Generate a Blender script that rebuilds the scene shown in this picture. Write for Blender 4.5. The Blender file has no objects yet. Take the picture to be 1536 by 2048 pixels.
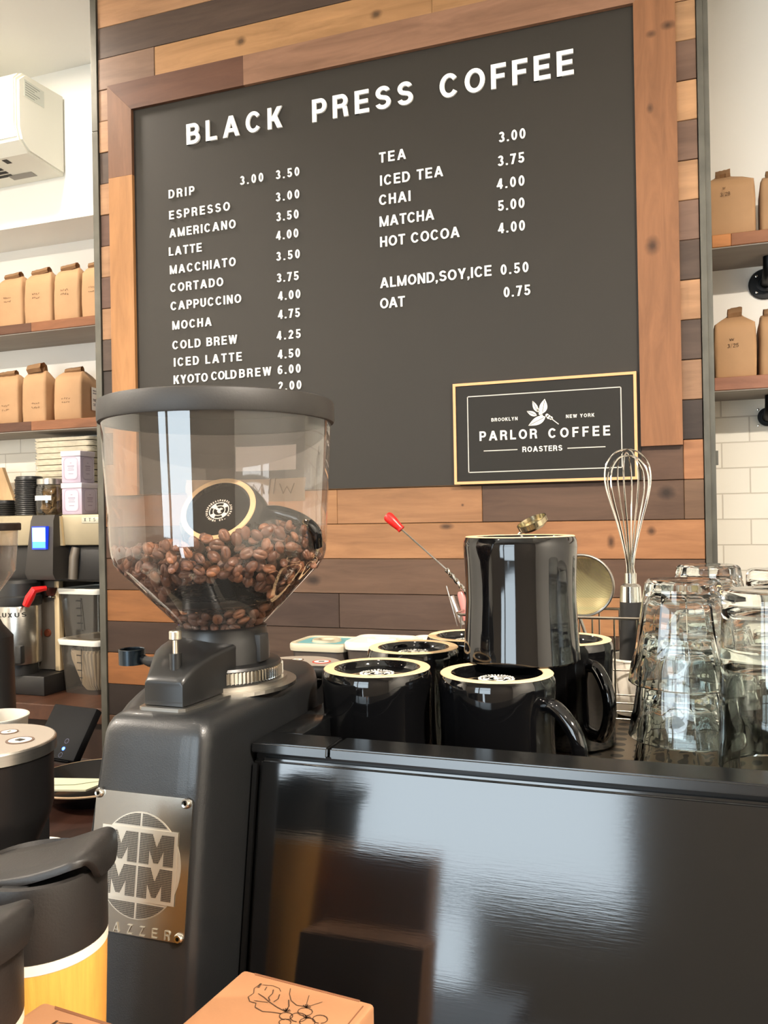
import bpy, bmesh, math, random
from mathutils import Vector, Matrix
random.seed(7)
S = bpy.context.scene
COL = S.collection
PI = math.pi
CAMZ = 1.48            # eye height; the floor is z = 0, +y runs from the camera to the back wall

# ------------------------------------------------------------------ camera
FPX = 1657.0
YAW, PITCH, ROLL = math.radians(19.30), math.radians(0.148), math.radians(-1.006)
_f = Vector((-math.sin(YAW)*math.cos(PITCH), math.cos(YAW)*math.cos(PITCH), math.sin(PITCH)))
_r = Vector((math.cos(YAW), math.sin(YAW), 0)); _u = _r.cross(_f)
R_ = math.cos(ROLL)*_r + math.sin(ROLL)*_u
U_ = -math.sin(ROLL)*_r + math.cos(ROLL)*_u
F_ = _f
cd = bpy.data.cameras.new('camera'); cam = bpy.data.objects.new('camera', cd); COL.objects.link(cam)
cd.sensor_fit = 'HORIZONTAL'; cd.sensor_width = 36.0; cd.lens = 36.0*FPX/1536.0
cd.clip_start = 0.02; cd.clip_end = 100
M = Matrix.Identity(4)
for i in range(3):
    M[i][0], M[i][1], M[i][2] = R_[i], U_[i], -F_[i]
M[2][3] = CAMZ
cam.matrix_world = M
S.camera = cam

# ------------------------------------------------------------------ view, world, bounces
S.view_settings.view_transform = 'Standard'; S.view_settings.look = 'None'
S.view_settings.gamma = 1.0; S.view_settings.use_curve_mapping = False
S.view_settings.exposure = 0.24
cy = S.cycles
cy.max_bounces = 14; cy.diffuse_bounces = 4; cy.glossy_bounces = 5
cy.transmission_bounces = 12; cy.transparent_max_bounces = 24
cy.sample_clamp_indirect = 6.0
SKY = 9.0
w = bpy.data.worlds.new('world'); S.world = w; w.use_nodes = True
nt = w.node_tree; nt.nodes.clear()
o = nt.nodes.new('ShaderNodeOutputWorld'); b = nt.nodes.new('ShaderNodeBackground')
b.inputs[0].default_value = (0.78, 0.91, 1.0, 1); b.inputs[1].default_value = SKY
nt.links.new(b.outputs[0], o.inputs[0])
LAMP = (1.0, 0.89, 0.76)
LAMP_POWER = {'left': 150, 'shelf': 14, 'mid': 4, 'right': 170, 'front': 2}

# ------------------------------------------------------------------ pixel rays -> places in the room
def ray(px, py): return F_ + (px-768)/FPX*R_ - (py-1024)/FPX*U_
def up(v): return Vector((v.x, v.y, v.z+CAMZ))
def at(px, py, Y): d = ray(px, py); return up(d*(Y/d.y))
def atd(px, py, dd): return up(ray(px, py)*dd)
def atz(px, py, z): d = ray(px, py); return up(d*((z-CAMZ)/d.z))
def slope(px, py, Y0, z0, k):          # the leaning plane  y = Y0 + k (z - z0)
    d = ray(px, py); t = (Y0 - k*(z0-CAMZ))/(d.y-k*d.z); return up(d*t)

# ------------------------------------------------------------------ materials
def lin(c):
    return tuple(((x/255)/12.92 if x/255 <= .04045 else ((x/255+.055)/1.055)**2.4) for x in c)
MATS = {}
def mat(name, rgb=(128,128,128), rough=.5, metal=0.0, var=0.0, vscale=30, bump=0.0, bscale=200, coat=0.0,
        stretch=(1,1,1), spec=.5, trans=0.0, ior=1.5, emis=None, estr=0, alpha=1.0, sub=0.0, aniso=0.0):
    if name in MATS: return MATS[name]
    m = bpy.data.materials.new(name); m.use_nodes = True
    n = m.node_tree; p = n.nodes['Principled BSDF']
    c = lin(rgb)
    p.inputs['Base Color'].default_value = (*c, 1); p.inputs['Roughness'].default_value = rough
    p.inputs['Metallic'].default_value = metal; p.inputs['IOR'].default_value = ior
    p.inputs['Specular IOR Level'].default_value = spec
    p.inputs['Coat Weight'].default_value = coat; p.inputs['Transmission Weight'].default_value = trans
    p.inputs['Alpha'].default_value = alpha
    p.inputs['Anisotropic'].default_value = aniso
    if emis: p.inputs['Emission Color'].default_value = (*lin(emis), 1); p.inputs['Emission Strength'].default_value = estr
    if var or bump:
        tc = n.nodes.new('ShaderNodeTexCoord'); mp = n.nodes.new('ShaderNodeMapping')
        mp.inputs['Scale'].default_value = stretch
        n.links.new(tc.outputs['Object'], mp.inputs[0])
    if var:
        no = n.nodes.new('ShaderNodeTexNoise'); no.inputs['Scale'].default_value = vscale; no.inputs['Detail'].default_value = 6
        n.links.new(mp.outputs[0], no.inputs['Vector'])
        cr = n.nodes.new('ShaderNodeValToRGB')
        cr.color_ramp.elements[0].position = .3; cr.color_ramp.elements[1].position = .7
        cr.color_ramp.elements[0].color = tuple(x*(1-var) for x in c)+(1,)
        cr.color_ramp.elements[1].color = tuple(min(1, x*(1+var)) for x in c)+(1,)
        n.links.new(no.outputs[0], cr.inputs[0]); n.links.new(cr.outputs[0], p.inputs['Base Color'])
    if bump:
        nb = n.nodes.new('ShaderNodeTexNoise'); nb.inputs['Scale'].default_value = bscale; nb.inputs['Detail'].default_value = 4
        n.links.new(mp.outputs[0], nb.inputs['Vector'])
        bp = n.nodes.new('ShaderNodeBump'); bp.inputs['Strength'].default_value = bump; bp.inputs['Distance'].default_value = .002
        n.links.new(nb.outputs[0], bp.inputs['Height']); n.links.new(bp.outputs[0], p.inputs['Normal'])
    MATS[name] = m
    return m

def wood(name, stretch, tint=True, rgb=(150,100,60), rough=.55, knots=(), contrast=.35, gscale=1.0):
    """grain noise drawn out along one axis, times a per-plank colour, with a few dark knots"""
    m = bpy.data.materials.new(name); m.use_nodes = True
    n = m.node_tree; L = n.links.new; p = n.nodes['Principled BSDF']
    p.inputs['Roughness'].default_value = rough; p.inputs['Specular IOR Level'].default_value = .3
    tc = n.nodes.new('ShaderNodeTexCoord'); mp = n.nodes.new('ShaderNodeMapping'); mp.inputs['Scale'].default_value = stretch
    L(tc.outputs['Object'], mp.inputs[0])
    at_ = n.nodes.new('ShaderNodeAttribute'); at_.attribute_name = 'tint'
    add = n.nodes.new('ShaderNodeVectorMath'); add.operation = 'MULTIPLY_ADD'
    L(at_.outputs['Vector'], add.inputs[0]); add.inputs[1].default_value = (37, 91, 53); L(mp.outputs[0], add.inputs[2])
    no = n.nodes.new('ShaderNodeTexNoise'); no.inputs['Scale'].default_value = 3.2*gscale; no.inputs['Detail'].default_value = 8
    no.inputs['Roughness'].default_value = .62; no.inputs['Distortion'].default_value = .6
    L(add.outputs[0], no.inputs['Vector'])
    cr = n.nodes.new('ShaderNodeValToRGB'); e = cr.color_ramp.elements
    e[0].position = .3; e[1].position = .72
    lo = 1-contrast; hi = 1+contrast*.45
    e[0].color = (lo, lo*.97, lo*.94, 1); e[1].color = (hi, hi, hi, 1)
    L(no.outputs[0], cr.inputs[0])
    mu = n.nodes.new('ShaderNodeMix'); mu.data_type = 'RGBA'; mu.blend_type = 'MULTIPLY'; mu.inputs[0].default_value = 1
    if tint: L(at_.outputs['Color'], mu.inputs[6])
    else: mu.inputs[6].default_value = (*lin(rgb), 1)
    L(cr.outputs[0], mu.inputs[7])
    out = mu.outputs[2]
    for (kx, ky, kz, r, st) in knots:
        sb = n.nodes.new('ShaderNodeVectorMath'); sb.operation = 'SUBTRACT'; L(tc.outputs['Object'], sb.inputs[0]); sb.inputs[1].default_value = (kx, ky, kz)
        ml = n.nodes.new('ShaderNodeVectorMath'); ml.operation = 'MULTIPLY'; L(sb.outputs[0], ml.inputs[0]); ml.inputs[1].default_value = st
        nn = n.nodes.new('ShaderNodeTexNoise'); nn.inputs['Scale'].default_value = 60; L(tc.outputs['Object'], nn.inputs['Vector'])
        ln = n.nodes.new('ShaderNodeVectorMath'); ln.operation = 'LENGTH'; L(ml.outputs[0], ln.inputs[0])
        ad = n.nodes.new('ShaderNodeMath'); ad.operation = 'MULTIPLY_ADD'; L(nn.outputs[0], ad.inputs[0]); ad.inputs[1].default_value = r*.6; L(ln.outputs['Value'], ad.inputs[2])
        mr = n.nodes.new('ShaderNodeMapRange'); mr.inputs[1].default_value = r*.7; mr.inputs[2].default_value = r*1.9
        mr.inputs[3].default_value = .25; mr.inputs[4].default_value = 1; L(ad.outputs[0], mr.inputs[0])
        m2 = n.nodes.new('ShaderNodeMix'); m2.data_type = 'RGBA'; m2.blend_type = 'MULTIPLY'; m2.inputs[0].default_value = 1
        L(out, m2.inputs[6]); L(mr.outputs[0], m2.inputs[7]); out = m2.outputs[2]
    L(out, p.inputs['Base Color'])
    bp = n.nodes.new('ShaderNodeBump'); bp.inputs['Strength'].default_value = .25; bp.inputs['Distance'].default_value = .002
    L(no.outputs[0], bp.inputs['Height']); L(bp.outputs[0], p.inputs['Normal'])
    MATS[name] = m
    return m

def thin(name, rgb=(250,250,250), rough=.03, lo=.05, hi=.75, power=4.0, haze=0.0):
    """a thin clear sheet: see-through, with a mirror reflection that grows towards grazing angles"""
    m = bpy.data.materials.new(name); m.use_nodes = True
    n = m.node_tree; n.nodes.clear(); L = n.links.new
    out = n.nodes.new('ShaderNodeOutputMaterial'); mx = n.nodes.new('ShaderNodeMixShader')
    tr = n.nodes.new('ShaderNodeBsdfTransparent'); tr.inputs[0].default_value = (*lin(rgb), 1)
    gl = n.nodes.new('ShaderNodeBsdfGlossy'); gl.inputs['Roughness'].default_value = rough; gl.inputs[0].default_value = (.95,.95,.95,1)
    lw = n.nodes.new('ShaderNodeLayerWeight'); lw.inputs[0].default_value = .5
    pw = n.nodes.new('ShaderNodeMath'); pw.operation = 'POWER'; pw.inputs[1].default_value = power; L(lw.outputs['Facing'], pw.inputs[0])
    ma = n.nodes.new('ShaderNodeMath'); ma.operation = 'MULTIPLY_ADD'; L(pw.outputs[0], ma.inputs[0]); ma.inputs[1].default_value = hi; ma.inputs[2].default_value = lo
    first = tr.outputs[0]
    if haze:
        df = n.nodes.new('ShaderNodeBsdfDiffuse'); df.inputs[0].default_value = (*lin((225,215,200)), 1)
        m0 = n.nodes.new('ShaderNodeMixShader'); m0.inputs[0].default_value = haze
        L(tr.outputs[0], m0.inputs[1]); L(df.outputs[0], m0.inputs[2]); first = m0.outputs[0]
    L(ma.outputs[0], mx.inputs[0]); L(first, mx.inputs[1]); L(gl.outputs[0], mx.inputs[2]); L(mx.outputs[0], out.inputs[0])
    MATS[name] = m
    return m

# ------------------------------------------------------------------ mesh helpers
def box(bm, x0, x1, y0, y1, z0, z1, bev=0.0, seg=2, m=None):
    v = [bm.verts.new(p) for p in ((x0,y0,z0),(x1,y0,z0),(x1,y1,z0),(x0,y1,z0),(x0,y0,z1),(x1,y0,z1),(x1,y1,z1),(x0,y1,z1))]
    if m is not None:
        for a in v: a.co = m @ a.co
    fs = [bm.faces.new([v[i] for i in q]) for q in ((3,2,1,0),(4,5,6,7),(0,1,5,4),(1,2,6,5),(2,3,7,6),(3,0,4,7))]
    if bev:
        es = list({e for f in fs for e in f.edges})
        bmesh.ops.bevel(bm, geom=es, offset=bev, segments=seg, affect='EDGES', profile=.5)
    return fs
def B(*a, **k): bm = bmesh.new(); box(bm, *a, **k); return bm
def lathe(bm, prof, n=48, c=(0,0,0), close=False, fr=None, m=None, a0=0, a1=2*PI):
    """turn a list of (r, z) about the z axis; fr(r, z, angle) may change the radius"""
    full = abs(a1-a0-2*PI) < 1e-6
    k = n if full else n+1
    rings = []
    for (r, z) in prof:
        if r < 1e-7:
            rings.append([bm.verts.new((c[0], c[1], c[2]+z))])
        else:
            ring = []
            for i in range(k):
                a = a0+(a1-a0)*i/n
                rr = fr(r, z, a) if fr else r
                ring.append(bm.verts.new((c[0]+rr*math.cos(a), c[1]+rr*math.sin(a), c[2]+z)))
            rings.append(ring)
    if m is not None:
        for ring in rings:
            for v in ring: v.co = m @ v.co
    pairs = list(zip(rings[:-1], rings[1:]))
    if close: pairs.append((rings[-1], rings[0]))
    for A, Bq in pairs:
        for i in range(k if full else k-1):
            j = (i+1) % k
            try:
                if len(A) == 1 and len(Bq) == 1: continue
                if len(A) == 1: bm.faces.new((A[0], Bq[j], Bq[i]))
                elif len(Bq) == 1: bm.faces.new((A[i], A[j], Bq[0]))
                else: bm.faces.new((A[i], A[j], Bq[j], Bq[i]))
            except ValueError: pass
def tube(bm, pts, r, n=8, closed=False, cap=True):
    pts = [Vector(p) for p in pts]; N = len(pts)
    rad = r if isinstance(r, (list, tuple)) else [r]*N
    t0 = (pts[1]-pts[0]).normalized()
    nrm = t0.orthogonal().normalized(); rings = []
    for i, p in enumerate(pts):
        if closed: t = (pts[(i+1) % N]-pts[i-1]).normalized()
        else: t = (pts[min(i+1, N-1)]-pts[max(i-1, 0)]).normalized()
        nrm = (nrm-t*nrm.dot(t))
        if nrm.length < 1e-6: nrm = t.orthogonal()
        nrm.normalize(); bn = t.cross(nrm)
        rings.append([bm.verts.new(p+rad[i]*(math.cos(2*PI*k/n)*nrm+math.sin(2*PI*k/n)*bn)) for k in range(n)])
    for i in range(N if closed else N-1):
        A, Bq = rings[i], rings[(i+1) % N]
        for k in range(n):
            bm.faces.new((A[k], A[(k+1) % n], Bq[(k+1) % n], Bq[k]))
    if cap and not closed:
        bm.faces.new(list(reversed(rings[0]))); bm.faces.new(rings[-1])
def loft(bm, secs, cap0=True, cap1=True, closed=True):
    rings = [[bm.verts.new(p) for p in s] for s in secs]
    n = len(rings[0])
    for A, Bq in zip(rings[:-1], rings[1:]):
        for i in range(n if closed else n-1):
            j = (i+1) % n; bm.faces.new((A[i], A[j], Bq[j], Bq[i]))
    if cap0: bm.faces.new(list(reversed(rings[0])))
    if cap1: bm.faces.new(rings[-1])
def prism(bm, poly, o, ex, ey, en, h):
    """a flat outline poly [(u, v)] laid on the plane o + u ex + v ey and given the thickness h along en"""
    o, ex, ey, en = map(Vector, (o, ex, ey, en))
    a = [bm.verts.new(o+ex*u+ey*v) for u, v in poly]; c = [bm.verts.new(o+ex*u+ey*v+en*h) for u, v in poly]
    n = len(poly)
    try:
        bm.faces.new(list(reversed(a))); bm.faces.new(c)
        for i in range(n): bm.faces.new((a[i], a[(i+1) % n], c[(i+1) % n], c[i]))
    except ValueError: pass
def catmull(P, n=8, closed=True):
    out = []; N = len(P); P = [Vector(p) for p in P]
    for i in range(N if closed else N-1):
        if closed: p0, p1, p2, p3 = P[i-1], P[i], P[(i+1) % N], P[(i+2) % N]
        else: p0, p1, p2, p3 = P[max(i-1,0)], P[i], P[i+1], P[min(i+2,N-1)]
        for k in range(n):
            t = k/n
            out.append(.5*((2*p1)+(-p0+p2)*t+(2*p0-5*p1+4*p2-p3)*t*t+(-p0+3*p1-3*p2+p3)*t**3))
    if not closed: out.append(P[-1])
    return out
def rrect(w, h, r, n=5):
    pts = []
    for cx, cy_, a in ((w/2-r, h/2-r, 0), (-w/2+r, h/2-r, PI/2), (-w/2+r, -h/2+r, PI), (w/2-r, -h/2+r, 1.5*PI)):
        for i in range(n+1):
            t = a+PI/2*i/n; pts.append((cx+r*math.cos(t), cy_+r*math.sin(t)))
    return pts
def place(bm, m):
    for v in bm.verts: v.co = m @ v.co
    return bm

ROOTM = {}
def link(name, bm, m, parent=None, smooth=True, world=False, ang=35, tint=None):
    bmesh.ops.recalc_face_normals(bm, faces=bm.faces[:])
    if world and parent is not None:
        inv = ROOTM[parent.name].inverted()
        for v in bm.verts: v.co = inv @ v.co
    me = bpy.data.meshes.new(name); bm.to_mesh(me); bm.free()
    for x in (m if isinstance(m, (list, tuple)) else [m]): me.materials.append(x)
    if smooth:
        me.shade_smooth(); me.set_sharp_from_angle(angle=math.radians(ang))
    o = bpy.data.objects.new(name, me); COL.objects.link(o)
    if parent is not None: o.parent = parent
    return o
def thing(name, label, cat, loc=(0,0,0), rot=(0,0,0), group=None):
    o = bpy.data.objects.new(name, None); COL.objects.link(o)
    o.location = loc; o.rotation_euler = rot; o['label'] = label; o['category'] = cat
    o.empty_display_size = .02
    if group: o['group'] = group
    from mathutils import Euler
    ROOTM[o.name] = Matrix.Translation(Vector(loc)) @ Euler(rot).to_matrix().to_4x4()
    return o
def setprops(o, label, cat, group=None, kind=None):
    o['label'] = label; o['category'] = cat
    if group: o['group'] = group
    if kind: o['kind'] = kind
    return o
def struct(name, bm, m, smooth=False, label=None):
    o = link(name, bm, m, smooth=smooth); o['kind'] = 'structure'
    if label: o['label'] = label
    return o
def dup(src, loc, rot=(0,0,0), label=None, group=None, scale=None):
    c = src.copy(); COL.objects.link(c); c.location = loc; c.rotation_euler = rot
    if scale: c.scale = scale
    if label: c['label'] = label
    if group: c['group'] = group
    for ch in list(src.children):
        d = ch.copy(); COL.objects.link(d); d.parent = c
        for g in list(ch.children):
            e = g.copy(); COL.objects.link(e); e.parent = d
    return c

# ------------------------------------------------------------------ lettering: a bold grotesque alphabet drawn from bars and bows
def _v(x, y0=0, y1=1, k=1): return ('q', lambda s, t: [(x, y0), (x+s*k, y0), (x+s*k, y1), (x, y1)])
def _h(x0, x1, y, top=False): return ('q', lambda s, t: [(x0, y-(t if top else 0)), (x1, y-(t if top else 0)), (x1, y+(0 if top else t)), (x0, y+(0 if top else t))])
def _m(x0, x1, y): return ('q', lambda s, t: [(x0, y-t/2), (x1, y-t/2), (x1, y+t/2), (x0, y+t/2)])
def _d(x0, y0, x1, y1, k=1.1): return ('q', lambda s, t: [(x0, y0), (x0+s*k, y0), (x1+s*k, y1), (x1, y1)])
def _a(cx, cy_, rx, ry, a0, a1): return ('a', (cx, cy_, rx, ry, a0, a1))
GL_ = {
 'A': (.90, [_d(0,0,.335,1), _d(.675,0,.335,1), ('q', lambda s, t: [(.2,.22), (.7,.22), (.66,.22+t), (.24,.22+t)])]),
 'B': (.74, [_v(0), _h(0,.42,0), _m(0,.42,.51), _h(0,.42,1,True), _a(.41,.715,.29,.285,-90,90), _a(.41,.295,.33,.295,-90,90)]),
 'C': (.82, [_a(.41,.5,.41,.5,36,324)]), 'D': (.77, [_v(0), _h(0,.37,0), _h(0,.37,1,True), _a(.36,.5,.41,.5,-90,90)]),
 'E': (.66, [_v(0), _h(0,.66,0), _m(0,.61,.51), _h(0,.65,1,True)]), 'F': (.62, [_v(0), _m(0,.56,.49), _h(0,.62,1,True)]),
 'G': (.84, [_a(.41,.5,.41,.5,40,330), _m(.44,.82,.43), _v(.64,.0,.48,.9)]), 'H': (.74, [_v(0), _v(.535), _m(0,.7,.51)]), 'I': (.205, [_v(0)]),
 'K': (.78, [_v(0), _d(.10,.36,.50,1,1.25), _d(.50,0,.22,.60,1.3)]), 'L': (.60, [_v(0), _h(0,.60,0)]),
 'M': (.94, [_v(0), _v(.735), _d(.385,0,.01,1,.85), _d(.385,0,.76,1,.85)]), 'N': (.76, [_v(0), _v(.555), _d(.53,0,.02,1,1.0)]),
 'O': (.85, [_a(.425,.5,.425,.5,0,360)]), 'P': (.70, [_v(0), _h(0,.4,1,True), _m(0,.4,.44), _a(.40,.675,.30,.325,-90,90)]),
 'R': (.75, [_v(0), _h(0,.4,1,True), _m(0,.4,.49), _a(.41,.70,.30,.30,-90,90), _d(.53,0,.46,.44,1.05)]),
 'S': (.71, [_a(.355,.715,.335,.285,18,275), _a(.355,.295,.355,.295,-162,95)]), 'T': (.68, [_v(.2375), _h(0,.68,1,True)]),
 'U': (.73, [_v(0,.35), _v(.525,.35), _a(.365,.37,.365,.37,180,360)]), 'W': (1.10, [_d(.21,0,0,1,1), _d(.21,0,.45,1,.95), _d(.69,0,.45,1,.95), _d(.69,0,.90,1,1)]),
 'V': (.84, [_d(.32,0,0,1), _d(.32,0,.62,1)]), 'X': (.76, [_d(0,0,.50,1,1.2), _d(.50,0,0,1,1.2)]), 'Y': (.78, [_v(.2875,0,.45), _d(.28,.40,0,1), _d(.28,.40,.555,1)]),
 'Z': (.66, [_h(0,.66,0), _h(0,.66,1,True), _d(0,.1,.40,.9,1.25)]),
 '0': (.57, [_a(.285,.5,.285,.5,0,360)]), '1': (.36, [_v(.155), _m(0,.2,.74)]),
 '2': (.57, [_a(.285,.70,.28,.30,-38,170), _d(.0,.08,.30,.56,1.1), _h(0,.57,0)]), '3': (.57, [_a(.28,.735,.26,.265,-95,160), _a(.28,.285,.29,.285,-160,95)]),
 '4': (.59, [_v(.32), _h(0,.59,.20), _d(0,.24,.32,1,.85)]), '5': (.57, [_a(.27,.325,.30,.325,-160,130), _v(.06,.42,1,.72), _h(.06,.53,1,True)]),
 '6': (.58, [_a(.29,.32,.29,.32,0,360), _a(.37,.5,.37,.5,58,190)]), '7': (.56, [_h(0,.56,1,True), _d(.10,0,.33,.88,1.05)]),
 '8': (.58, [_a(.29,.735,.26,.265,0,360), _a(.29,.285,.29,.285,0,360)]), '9': (.58, [_a(.29,.68,.29,.32,0,360), _a(.21,.5,.37,.5,-122,10)]),
 '.': (.21, [('q', lambda s, t: [(0, 0), (s, 0), (s, t), (0, t)])]), ',': (.21, [('q', lambda s, t: [(0, 0), (s, 0), (s, t), (0, t)]), ('q', lambda s, t: [(0, -.17), (s*.4, -.17), (s, 0), (s*.45, .02)])]),
 '/': (.46, [_d(0, -.08, .36, 1.08, .6)]),
}
def text(bm, s, o, ex, ey, en, width, h, t=.0008, bold=.02):
    """write s from o along ex, capitals h high, spaced to fill the given width; raised by t"""
    o, ex, ey, en = Vector(o), Vector(ex), Vector(ey), Vector(en)
    sw = .190 if bold > .01 else .10; tw = sw*.85
    if bold > .028: sw *= 1.06; tw = sw*.88
    nat = sum(.30 if c == ' ' else GL_[c][0] for c in s)
    kx = h; gap = (width/h-nat)/max(1, len(s)-1)
    if gap < .05:
        gap = .09; kx = width/(nat+gap*max(1, len(s)-1))
    elif len(s) == 1: kx = width/nat
    x = 0; ti = t
    def poly(pts):
        top = [bm.verts.new(o+ex*((x+u)*kx)+ey*(v*h)+en*ti) for u, v in pts]; bot = [bm.verts.new(o+ex*((x+u)*kx)+ey*(v*h)) for u, v in pts]
        n = len(pts); bm.faces.new(top); bm.faces.new(list(reversed(bot)))
        for i in range(n): bm.faces.new((top[i], bot[i], bot[(i+1) % n], top[(i+1) % n]))
    for c in s:
        if c == ' ': x += .30+gap; continue
        wd, prims = GL_[c]
        for pi_, (kind, q) in enumerate(prims):
            ti = t*(1+.03*pi_)
            if kind == 'q': poly(q(sw, tw))
            else:
                cx, cc, rx, ry, a0, a1 = q; n = max(6, int(abs(a1-a0)/15)); full = abs(a1-a0) >= 359
                rings = []
                for i in range(n if full else n+1):
                    an = math.radians(a0+(a1-a0)*i/n); ca, sa = math.cos(an), math.sin(an)
                    A = (cx+rx*ca, cc+ry*sa); I = (cx+(rx-sw)*ca, cc+(ry-tw)*sa)
                    mk = lambda p, k: bm.verts.new(o+ex*((x+p[0])*kx)+ey*(p[1]*h)+en*k)
                    rings.append((mk(A, ti), mk(I, ti), mk(A, 0), mk(I, 0)))
                m_ = len(rings)
                for i in range(m_ if full else m_-1):
                    p, r2 = rings[i], rings[(i+1) % m_]
                    bm.faces.new((p[0], r2[0], r2[1], p[1])); bm.faces.new((p[0], p[2], r2[2], r2[0])); bm.faces.new((p[1], r2[1], r2[3], p[3])); bm.faces.new((p[2], p[3], r2[3], r2[2]))
                if not full:
                    for p in (rings[0], rings[-1]): bm.faces.new((p[0], p[1], p[3], p[2]))
        x += wd+gap
def stroke(bm, pts, wd, o, ex, ey, en, t=.0005):
    """a flat pen line of width wd through (u, v) points on a plane"""
    o, ex, ey, en = Vector(o), Vector(ex), Vector(ey), Vector(en)
    P = [o+ex*u+ey*v+en*t for u, v in pts]
    prev = None
    for i, p in enumerate(P):
        d = (P[min(i+1, len(P)-1)]-P[max(i-1, 0)]).normalized(); s = en.cross(d)*wd/2
        cur = (bm.verts.new(p+s), bm.verts.new(p-s))
        if prev: bm.faces.new((prev[0], prev[1], cur[1], cur[0]))
        prev = cur

# ------------------------------------------------------------------ shared materials
white_paint = mat('white_paint', (243,240,232), .6, bump=.05, bscale=60)
steel = mat('brushed_steel', (190,186,178), .28, 1.0, var=.06, vscale=40, stretch=(1,1,12))
chrome = mat('chrome', (215,212,205), .12, 1.0)
black_plastic = mat('black_plastic', (30,29,28), .45)
matte_black = mat('matte_black_paint', (32,32,32), .42, bump=.12, bscale=900)
glaze = mat('black_glaze', (9,9,10), .06, coat=.3, bump=.06, bscale=18)
bisque = mat('unglazed_clay', (226,190,145), .8, var=.06, vscale=80)
kraft = mat('kraft_paper', (174,136,98), .75, var=.06, vscale=14, bump=.35, bscale=38)
kraft_dark = mat('kraft_paper_shaded_fold', (150,108,66), .8, var=.08, vscale=20)
ink = mat('brown_ink', (72,48,28), .8)
black_ink = mat('black_ink', (40,36,32), .8)
clear_plastic = thin('clear_plastic', (238,236,230), .08, .06, .6, 4, haze=.03)
hopper_plastic = thin('hopper_clear_plastic', (232,226,222), .025, .075, .8, 3.2, haze=.03)
glass = mat('clear_glass', (246,250,248), .02, trans=1.0, ior=1.5)
white_plastic = mat('white_plastic', (236,230,216), .4)
paper = mat('white_paper', (240,236,226), .8)
rubber = mat('black_rubber', (24,24,24), .6)

# ================================================================== the room
XL, XR, YF, YB, ZC = -3.5, 2.4, -2.1, 2.55, 3.04
floor_m = mat('concrete_floor', (95,88,80), .5, var=.2, vscale=4)
struct('floor', B(XL-.1, XR+.1, YF-.1, YB+.1, -.1, 0), floor_m)
struct('ceiling', B(XL-.1, XR+.1, YF-.1, YB+.1, ZC, ZC+.1), white_paint)
struct('wall_left', B(XL-.1, XL, YF, YB, 0, ZC), white_paint)
struct('wall_right', B(XR, XR+.1, YF, YB, 0, ZC), white_paint)
struct('wall_back', B(XL-.1, XR+.1, YB, YB+.1, 0, ZC), white_paint)

# street wall behind the camera: a wide window with a tall glazed slot under it, and a narrower window beside it
OPEN = [(-1.29, -.16, .945, 2.45), (-.945, -.715, .05, .945), (-1.85, -1.36, 1.02, 2.45)]
def cut_wall(opens):
    bm = bmesh.new()
    xs = sorted({XL, XR, *[v for q in opens for v in q[:2]]}); zs = sorted({0, ZC, *[v for q in opens for v in q[2:]]})
    for xa, xb in zip(xs, xs[1:]):
        for za, zb in zip(zs, zs[1:]):
            cx, cz = (xa+xb)/2, (za+zb)/2
            if any(q[0] < cx < q[1] and q[2] < cz < q[3] for q in opens): continue
            box(bm, xa, xb, YF-.12, YF, za, zb)
    bmesh.ops.remove_doubles(bm, verts=bm.verts[:], dist=1e-5)
    return bm
struct('wall_front', cut_wall(OPEN), mat('front_wall_paint', (120,112,102), .7))
frame_m = mat('window_frame_black', (35,35,35), .5)
for i, (xa, xb, za, zb) in enumerate(OPEN):
    bm = bmesh.new(); t = .02
    for q in ((xa, xa+t, za, zb), (xb-t, xb, za, zb), (xa+t, xb-t, za, za+t), (xa+t, xb-t, zb-t, zb)): box(bm, q[0], q[1], YF-.08, YF-.03, q[2], q[3])
    if zb-za > 1.2:
        box(bm, xa+t, xb-t, YF-.075, YF-.035, 1.95, 1.99)
    struct('window_%d' % (i+1), bm, frame_m)
    ld = bpy.data.lights.new('window_daylight', 'AREA'); ld.shape = 'RECTANGLE'; ld.size = xb-xa; ld.size_y = zb-za
    ld.cycles.is_portal = True
    lo = bpy.data.objects.new('window_daylight', ld); COL.objects.link(lo); lo.location = ((xa+xb)/2, YF-.13, (za+zb)/2); lo.rotation_euler = (PI/2, 0, 0)
    lo.rotation_euler = (-PI/2, 0, PI)

# white bulkhead over the left shelves
zs = CAMZ+1.041
struct('trim_1', B(XL, -1.6, 2.35, YB, zs, ZC), white_paint)

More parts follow.
